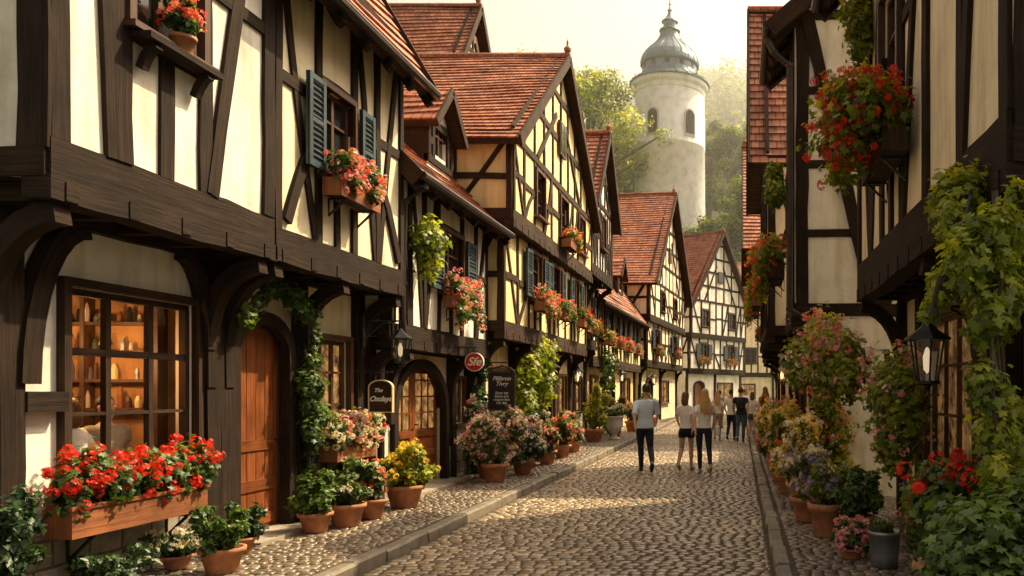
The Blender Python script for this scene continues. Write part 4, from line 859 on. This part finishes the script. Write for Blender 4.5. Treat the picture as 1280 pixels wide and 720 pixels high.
mb=MB(); mb.lathe([(.95,41.95),(1.2,42.05),(1.15,42.2),(.75,42.3),(.7,43.0),(.95,43.1),(.9,43.2),(.55,43.5),(.28,43.9),(.18,44.3),(.28,44.45),(.13,44.65),(.06,45.0),(.03,46.4),(0,46.4)],(0,0,0),'slate',20); mb.lathe([(0,44.95),(.18,45.12),(0,45.3)],(0,0,0),'slate',10); mb.obj('finial',RO)
for a in (-1.97,-.9,.3,2.5):
    cx_,cy_=math.cos(a),math.sin(a); N_=V((cx_,cy_,0)); U_=V((-cy_,cx_,0)); mf=MB(); mg=MB()
    for (sc_,k_,off_,mm) in ((1.3,'pale',.04,mf),(1.,'glass',.07,mg)):
        w_=.55*sc_; zb=29.6-(sc_-1)*1.; zt=31.6; pts=[(-w_,zb),(w_,zb),(w_,zt)]+[(w_*math.cos(t*math.pi/8),zt+w_*math.sin(t*math.pi/8)) for t in range(1,8)]+[(-w_,zt)]
        mm.face([N_*(3.93+off_)+U_*p+Z*q for p,q in pts],k_)
        for (p,q),(r_,t_) in zip(pts,pts[1:]+pts[:1]): mm.face([N_*(3.93+off_)+U_*p+Z*q,N_*(3.93+off_)+U_*r_+Z*t_,N_*3.6+U_*r_+Z*t_,N_*3.6+U_*p+Z*q],k_)
    w=mf.obj('window',tw); mg.beam(N_*4.02+Z*29.7,N_*4.02+Z*32.0,U_,.07,.05,'frame',0); mg.obj('pane',w)
# ------------------------------------------------------------ lanterns
def lantern(loc,rot,lab,s=1.,lit='glow',arm=.35):
    e=empty('wall_lantern',loc,rot,lab,'lantern','wall lanterns along the street'); mb=MB()
    mb.tube([(0,arm,.12),(0,0,.12),(0,0,.02)],.012*s,'iron',6)
    mb.tube([(0,arm,-.15*s),(0,arm*.8,-.05),(0,arm*.5,.08),(0,arm*.3,.12)],.01*s,'iron',6); mb.box((-.03,arm-.02,-.22),(.03,arm,.2),'iron'); mb.obj('bracket',e)
    mf=MB(); t,bt=.12*s,.075*s; z1,z0=-.12*s,-.42*s
    mf.lathe([(.015*s,.02*s),(.03*s,.0),(.05*s,-.03*s),(.09*s,-.06*s),(.17*s,-.11*s),(.17*s,-.125*s),(0,-.125*s)],(0,0,0),'iron',6,False); mf.lathe([(0,z0-.06*s),(.02*s,z0-.05*s),(.03*s,z0-.02*s),(bt*1.2,z0-.01*s),(bt*1.2,z0+.01*s),(0,z0+.01*s)],(0,0,0),'iron',6,False)
    for i in range(6):
        a=math.pi*i/3; mf.tube([(t*math.cos(a),t*math.sin(a),z1),(bt*math.cos(a),bt*math.sin(a),z0)],.008*s,'iron',5)
    mf.obj('lantern_frame',e); mg=MB(); mg.lathe([(t*.96,z1),(bt*.96,z0)],(0,0,0),'clear',6,False); mg.obj('lamp_glass',e)
    ml=MB(); ml.lathe([(0,-.36*s),(.025*s,-.33*s),(.03*s,-.24*s),(.012*s,-.18*s),(0,-.17*s)],(0,0,0),lit,10); ml.obj('bulb',e)
lantern((-4.5,10.6,2.5),LR,'black wrought iron lantern on bracket by cream house',1.,'dim',arm=.5)
lantern((1.38,5.9,2.2),RR,'large black wrought iron lantern on timber house',1.05,'dim',arm=.45)
for x,y,z in ((-4.6,19.7,2.4),(-4.75,23.4,2.4),(-4.6,31.2,2.5),(-4.2,39,2.5)): lantern((x,y,z),LR,'small lit black lantern on house front',1.2,'glow',arm=.35)
lantern((1.05,20.,2.4),RR,'small lit black lantern on house front',1.2,'glow',arm=.35)
# ------------------------------------------------------------ signs
def text(body,size,loc,par,k,rot=(math.pi/2,0,0),shear=0,bold=0):
    cu=bpy.data.curves.new('t','FONT'); cu.body=body; cu.size=size; cu.align_x='CENTER'; cu.align_y='CENTER'; cu.extrude=.003; cu.space_line=.9; cu.shear=shear; cu.offset=bold
    t=bpy.data.objects.new('t',cu); C.objects.link(t); dg=bpy.context.evaluated_depsgraph_get(); me=bpy.data.meshes.new_from_object(t.evaluated_get(dg)); bpy.data.objects.remove(t)
    o=bpy.data.objects.new('lettering',me); C.objects.link(o); me.materials.clear(); me.materials.append(M[k]); o.parent=par; o.location=loc; o.rotation_euler=rot; return o
def disc(mb,r,y0,y1,k,n=32):
    for i in range(n):
        a,b=2*math.pi*i/n,2*math.pi*(i+1)/n; p=[(r*math.cos(a),r*math.sin(a)),(r*math.cos(b),r*math.sin(b))]
        mb.face([(p[0][0],y0,p[0][1]),(p[1][0],y0,p[1][1]),(p[1][0],y1,p[1][1]),(p[0][0],y1,p[0][1])],k)
    for y in (y0,y1): mb.face([(r*math.cos(2*math.pi*i/n),y,r*math.sin(2*math.pi*i/n)) for i in range(n)],k)
s1=empty('hanging_sign',(-4.38,13.2,2.17),0,'round red hanging shop sign with white lettering','sign')
mb=MB(); disc(mb,.155,-.02,.02,'signw'); disc(mb,.143,-.024,.024,'signred'); mb.obj('sign_board',s1); mb=MB(); mb.tube([(-.35,0,.24),(.05,0,.24)],.012,'iron'); mb.tube([(0,0,.24),(0,0,.15)],.006,'iron'); mb.obj('bracket',s1); text('Sfe',.19,(0,-.027,0),s1,'signw',shear=.35,bold=.003)
s2=empty('hanging_sign',(-4.62,10.3,1.62),0,'brown wooden hanging sign with arched top and cream script','sign')
mb=MB(); oc=[(-.15,-.2),(.15,-.2),(.15,.12)]+[(.15*math.cos(t*math.pi/10),.12+.09*math.sin(t*math.pi/10)) for t in range(1,10)]+[(-.15,.12)]
for yy in (-.018,.018): mb.face([(p,yy,q) for p,q in oc],'timber2')
mb.sweep([(p,0,q) for p,q in oc]+[(oc[0][0],0,oc[0][1])],Y,.055,.014,'signgold')
mb.obj('sign_board',s2); mb=MB(); mb.tube([(-.35,0,.32),(.15,0,.32)],.012,'iron'); mb.tube([(-.08,0,.32),(-.08,0,.17)],.005,'iron'); mb.tube([(.08,0,.32),(.08,0,.17)],.005,'iron'); mb.obj('bracket',s2)
text('The',.07,(-.03,-.022,.08),s2,'signw',shear=.35,bold=.0015); text('Oxdays',.093,(0,-.022,-.03),s2,'signw',shear=.35,bold=.003)
s3=empty('hanging_sign',(-4.42,14.85,1.72),0,'tall blackboard sign with chalk lettering','sign')
mb=MB(); mb.box((-.24,-.02,-.38),(.24,.02,.3),'signblack'); 
for a in (-.25,.22): mb.box((a,-.03,-.39),(a+.03,.03,.31),'frame')
for a in (-.395,.3): mb.box((-.219,-.029,a),(.219,.029,a+.03),'frame')
mb.sweep([(-.24,0,.33),(-.15,0,.39),(0,0,.43),(.15,0,.39),(.24,0,.33)],Y,.05,.03,'frame'); mb.tube([(-.6,0,.5),(.1,0,.5)],.012,'iron'); mb.tube([(0,0,.5),(0,0,.42)],.006,'iron')
mb.obj('sign_board',s3); text('Pilibron\nTivry',.108,(0,-.024,.15),s3,'signw',shear=.35,bold=.002); text('Sinns vat\nbiern ure\nroston lem\nOx day',.068,(0,-.024,-.16),s3,'signw',shear=.2,bold=.001)
# ------------------------------------------------------------ people
def person(loc,yaw,h,lab,top,bottom,hair,female=False,shorts=False,longhair=False,stride=1.,mir=1,vox=.011,bag=None,sleeve=.55,lean=.0):
    s=h/1.75; e=empty('person',loc,yaw,lab,'person'); 
    hipw=.095 if female else .09; shw=.158 if female else .19; st=stride
    def mk(name,tubes,k,vx,par=e,smooth=6):
        vs=[];fs=[]
        for rings in tubes:
            n=14; b0=len(vs)
            for i,(c,rx,ry,d) in enumerate(rings):
                c=V(c); d=V(d).normalized(); a=Y.cross(d) if abs(d.y)<.9 else Z.cross(d)
                a=a.normalized(); b=d.cross(a)
                for j in range(n): t=2*math.pi*j/n; vs.append(c+a*rx*math.cos(t)+b*ry*math.sin(t))
            m=len(rings)
            for i in range(m-1):
                for j in range(n): fs.append([b0+i*n+j,b0+i*n+(j+1)%n,b0+(i+1)*n+(j+1)%n,b0+(i+1)*n+j])
            fs.append([b0+j for j in range(n)][::-1]); fs.append([b0+(m-1)*n+j for j in range(n)])
        me=bpy.data.meshes.new(name); me.from_pydata([v*s for v in vs],[],fs); o=bpy.data.objects.new(name,me); C.objects.link(o)
        md=o.modifiers.new('r','REMESH'); md.mode='VOXEL'; md.voxel_size=vx; md.use_smooth_shade=True
        m2=o.modifiers.new('s','SMOOTH'); m2.factor=.5; m2.iterations=smooth
        dg=bpy.context.evaluated_depsgraph_get(); me2=bpy.data.meshes.new_from_object(o.evaluated_get(dg)); bpy.data.objects.remove(o)
        me2.materials.clear(); me2.materials.append(M[k]); me2.polygons.foreach_set('use_smooth',np.ones(len(me2.polygons),bool))
        o=bpy.data.objects.new(name,me2); C.objects.link(o); o.parent=par; return o
    def chain(pts,rs,asp=1.,end=True):
        pts=[V(p) for p in pts]; out=[]
        for i,p in enumerate(pts):
            d=pts[min(i+1,len(pts)-1)]-pts[max(i-1,0)]; out.append((p,rs[i],rs[i]*asp,d))
        if end:
            d0=(pts[0]-pts[1]).normalized(); d1=(pts[-1]-pts[-2]).normalized()
            out.insert(0,(pts[0]+d0*rs[0]*.7,rs[0]*.6,rs[0]*.6*asp,-d0)); out.append((pts[-1]+d1*rs[-1]*.7,rs[-1]*.6,rs[-1]*.6*asp,d1))
        return out
    F=1 if mir>0 else -1
    sh=.022*F*st
    fk=(F*hipw*.95,.16*st,.50); fa=(F*hipw*.75,.24*st,.085); bk=(-F*hipw*1.0,.03*st,.49); ba=(-F*hipw*.9,-.30*st,.09+.11*st)
    hipF=(F*hipw+sh,0,.9); hipB=(-F*hipw+sh,0,.885)
    legs=[]
    for hp,kn,an in ((hipF,fk,fa),(hipB,bk,ba)):
        hp,kn,an=V(hp),V(kn),V(an)
        legs.append(([hp,hp.lerp(kn,.4),kn,kn.lerp(an,.3)+V((0,-.016,0)),kn.lerp(an,.7),an],[.086,.072,.05,.054,.039,.033]))
    th=.9 if female else 1.
    tors=[(.84,.12,.09),(.9,.165,.115),(.97,.155,.108),(1.06,.125*th,.09),(1.15,.132*th,.095),(1.27,.155*th,.11),(1.36,.16*th,.105),(1.43,.135*th,.085),(1.47,.07,.062)]
    T=[((sh*(1.47-z)*1.5,lean*(z-.9),z),rx,ry,(0,0,1)) for z,rx,ry in tors]
    neck=chain([(0,0,1.44),(0,.012,1.54)],[.053,.048])
    hd=[(1.515,.03,.045,.03),(1.54,.05,.07,.02),(1.58,.063,.084,.01),(1.63,.072,.093,.0),(1.68,.072,.093,-.003),(1.72,.058,.076,-.005),(1.745,.035,.045,-.005),(1.75,.01,.012,-.005)]
    head=[((0,y+.01,z),rx,ry,(0,0,1)) for z,rx,ry,y in hd]
    nose=chain([(0,.095,1.65),(0,.118,1.615)],[.008,.013]); ears=[chain([(q*.072,.0,1.655),(q*.078,-.005,1.615)],[.012,.009]) for q in (-1,1)]
    arms=[];fing=[];slv=[]
    for q in (-1,1):
        sw=-F*q*st
        S=V((q*shw,-.01*sw*2,1.40-.012*q*F*st)); E=V((q*(shw+.06),.12*sw-.04,1.15)); Wp=V((q*(shw+.055),.27*sw+.06,.935+.03*abs(sw)))
        d=(Wp-E).normalized(); palm=Wp+d*.085; a=1. if not female else .84
        arms.append(chain([S-V((q*.04,0,-.01)),S,S.lerp(E,.5),E,E.lerp(Wp,.35),Wp,palm],[.05*a,.05*a,.042*a,.035*a,.034*a,.025*a,.025*a]))
        fw=V((0,1,0)); fw=(fw-d*fw.dot(d)).normalized()
        for t in range(4):
            b0=palm+fw*(.03-.02*t); ln=[.06,.07,.066,.05][t]; cu=V((-q,0,0)); 
            fing.append(chain([b0-d*.01,b0+d*ln*.5+cu*.006,b0+d*ln+cu*.02],[.009,.0085,.007]))
        tb=Wp+d*.03+fw*.02; fing.append(chain([tb,tb+fw*.025+d*.03,tb+fw*.028+d*.06],[.012,.01,.008]))
        el=S.lerp(E,sleeve); slv.append(chain([S-V((q*.06,0,-.01)),S,el],[.058*a,.062*a,.056*a],end=False))
    feet=[];shoes=[]
    for q,an,lift in ((F,V(fa),0),(-F,V(ba),1)):
        if lift: toe=an+V((0,.12,-.1*st-.05)); toe.z=max(toe.z,.035)
        else: toe=an+V((0,.15,-.055))
        heel=an+V((0,-.035,-.045))
        feet.append(chain([an,heel.lerp(toe,.3)+V((0,0,.01)),toe],[.036,.036,.028])); shoes.append(chain([heel,heel.lerp(toe,.5)+V((0,0,.008)),toe],[.042,.043,.033]))
    mk('body',[T,neck,head,nose]+ears+arms+fing+feet+[chain(p,r) for p,r in legs],'skin',vox*.8,e,2)
    ex=.02
    shirt=[((sh*(1.47-z)*1.5,lean*(z-.9),z),rx+ex,ry+ex,(0,0,1)) for z,rx,ry in tors[1:] if z<1.44]; shirt[0]=((sh,0,.88 if not female else .95),.185*th,.135,(0,0,1)); shirt.append(((0,0,1.452),.105,.08,(0,0,1)))
    if female: shirt[1]=((sh,0,1.0),.158,.118,(0,0,1))
    mk('shirt',[shirt]+slv,top,vox,e,4)
    pel=[((sh,0,z),rx,ry,(0,0,1)) for z,rx,ry in ((.84,.14,.105),(.88,.172,.125),(.95,.165,.12),(1.03,.135,.1))]
    tl=[]
    for p,r in legs:
        if shorts: tl.append(chain([p[0],p[0].lerp(p[2],.36)],[.092,.09],end=False))
        else: tl.append(chain(p,[.096,.085,.064,.062,.052,.047] if not female else [.09,.076,.056,.057,.044,.038],end=False))
    mk('shorts' if shorts else 'trousers',[pel]+tl,bottom,vox,e,2)
    mk('shoes',shoes,'black' if not female else 'khaki',vox,e,2)
    cap=[((0,-.008+y,z),rx,ry,(0,0,1)) for z,rx,ry,y in ((1.60,.065,.055,-.035),(1.64,.08,.078,-.025),(1.69,.084,.098,-.006),(1.73,.07,.085,-.004),(1.765,.04,.05,-.004),(1.775,.01,.012,0))]
    hr=[cap]
    if longhair:
        hr.append([((0,-.05,1.68),.08,.05,(0,0,1)),((0,-.075,1.58),.09,.05,(0,0,1)),((0,-.09,1.48),.1,.045,(0,0,1)),((0,-.11,1.38),.085,.038,(0,0,1)),((.01,-.115,1.28),.06,.028,(0,0,1)),((.01,-.11,1.22),.02,.012,(0,0,1))])
        for q in range(11):
            u=-.1+.02*q; hr.append(chain([(u*.7,-.07,1.6),(u*1.1,-.105,1.48),(u*1.1+R(-.015,.015),-.135,1.36),(u*.9+R(-.02,.02),-.14,1.22+R(-.04,.05))],[.02,.018,.014,.006]))
    elif female: hr.append([((0,-.05,1.66),.08,.05,(0,0,1)),((0,-.075,1.56),.085,.05,(0,0,1)),((0,-.075,1.48),.07,.04,(0,0,1)),((0,-.07,1.45),.03,.02,(0,0,1))])
    mk('hair',hr,hair,vox*.8,e,2)
    me=MB()
    for q in (-1,1): me.lathe([(0,-.01),(.009,-.006),(.011,0),(.009,.006),(0,.01)],V((q*.03,.096,1.655))*s,'signw',8); me.lathe([(0,-.005),(.005,0),(0,.005)],V((q*.03,.106,1.655))*s,'signblack',6)
    me.obj('eyes',e)
    if bag=='backpack': mk('backpack',[[((0,-.17,1.05),.12,.06,(0,0,1)),((0,-.18,1.1),.14,.085,(0,0,1)),((0,-.18,1.3),.14,.085,(0,0,1)),((0,-.16,1.4),.1,.05,(0,0,1))]],'black',vox,e,3)
    if bag=='bag': mk('shoulder_bag',[[((.27,-.02,.8),.05,.11,(0,0,1)),((.27,-.02,.86),.055,.13,(0,0,1)),((.26,-.02,.98),.045,.12,(0,0,1)),((.26,-.02,1.0),.03,.1,(0,0,1))],chain([(.25,.05,.99),(.2,.03,1.25),(.16,0,1.45)],[.009,.009,.009])],'teew',vox*.7,e,1)
person((-1.95,16.6,.0),.22,1.82,'man walking away in pale blue shirt and navy trousers','shirtb','navy','hdark',stride=1.25,mir=-1,sleeve=.95)
person((-1.15,16.9,.0),-.2,1.66,'woman walking in white top and black shorts with brown hair','teew','black','hbrown',female=True,shorts=True,stride=.95,mir=1)
person((-.72,16.3,.0),.15,1.72,'woman with long blond hair in white tee and dark jeans','teew','navy','hblond',female=True,longhair=True,stride=1.,mir=-1,bag='bag')
person((-5.95,7.1,.12),1.2,1.5,'shop customer in white shirt standing inside the lit shop','teew','black','hbrown',female=True,stride=.1,vox=.018)
person((-5.85,7.38,.12),-1.9,1.52,'shop worker in pale shirt standing inside the lit shop','khaki','navy','hdark',stride=.1,vox=.018)
FP=[(-.78,27.6,1.66,'woman in cream top walking away far down the street','teew','khaki','hblond',dict(female=True,longhair=True,stride=.7)),
 (-.30,27.2,1.72,'person in light shirt and dark trousers walking away','teew','navy','hdark',dict(stride=.8)),
 (.02,26.2,1.78,'man in dark shirt wearing a black backpack','navy','denim','hdark',dict(stride=.9,bag='backpack')),
 (.42,27.4,1.64,'woman in white top and blue shorts with brown hair','teew','denim','hbrown',dict(female=True,shorts=True,stride=.8)),
 (.76,24.2,1.68,'woman in white top and dark trousers with long hair','teew','black','hbrown',dict(female=True,longhair=True,stride=.8,mir=-1)),
 (-.9,36,1.7,'distant pedestrian in grey clothes','grey','khaki','hdark',dict(stride=.5)),(.2,38,1.75,'distant pedestrian in white shirt','teew','navy','hbrown',dict(stride=.5))]
for i,(x,y,h,lab,t,b_,hr,kw) in enumerate(FP): person((x,y,.12 if x>.5 else 0.),R(-.25,.25),h,lab,t,b_,hr,vox=.018,**kw)
# ------------------------------------------------------------ light, sky, haze
az=math.radians(52); el=math.radians(50)
sd=V((math.sin(az)*math.cos(el),math.cos(az)*math.cos(el),math.sin(el)))
L=bpy.data.lights.new('sun','SUN'); L.energy=7; L.angle=math.radians(.6); L.color=(1,.80,.48)
so=bpy.data.objects.new('sun',L); C.objects.link(so); so.rotation_mode='QUATERNION'; so.rotation_quaternion=sd.to_track_quat('Z','Y'); so.location=(20,30,40)
wd=bpy.data.worlds.new('World'); bpy.context.scene.world=wd; wd.use_nodes=True; nt=wd.node_tree; bg=nt.nodes['Background']
sk=nt.nodes.new('ShaderNodeTexSky'); sk.sky_type='NISHITA'; sk.sun_disc=False; sk.sun_elevation=el; sk.sun_rotation=az; sk.dust_density=7; sk.air_density=1.2; sk.ozone_density=.6
bw=nt.nodes.new('ShaderNodeRGBToBW'); nt.links.new(sk.outputs[0],bw.inputs[0])
tint=mixc(nt,1.,bw.outputs[0],(1.28,1.04,.72),'MULTIPLY'); fin=mixc(nt,.75,sk.outputs[0],tint); nt.links.new(fin,bg.inputs[0]); bg.inputs[1].default_value=.25
def hazebox(name,dens,lo,hi,col):
    mh,nth,bh=newmat(name); nth.nodes.remove(bh); vs_=nd(nth,'ShaderNodeVolumeScatter',Density=dens,Anisotropy=.55); vs_.inputs['Color'].default_value=(*col,1); nth.links.new(vs_.outputs[0],nth.nodes['Material Output'].inputs['Volume']); M[name]=mh
    mb=MB(); mb.box(lo,hi,name); mb.obj('sky_haze',None,weld=True,kind='structure')
hazebox('haze',.0026,(-90,50,-3),(60,122,60),(1,.95,.82))
hazebox('haze_far',.0050,(-120,122.1,-3),(90,290,95),(1,.97,.9))
# ------------------------------------------------------------ camera
cam=bpy.data.cameras.new('camera'); co=bpy.data.objects.new('camera',cam); C.objects.link(co); co.location=(0,0,1.7); co.rotation_euler=(math.pi/2,0,0)
cam.sensor_width=36; cam.lens=28.125; cam.shift_x=-285/1280; cam.shift_y=128/1280; cam.clip_end=1500; cam.clip_start=.05
bpy.context.scene.camera=co
bpy.context.scene.view_settings.view_transform='Standard'; bpy.context.scene.view_settings.look='None'; bpy.context.scene.view_settings.exposure=0
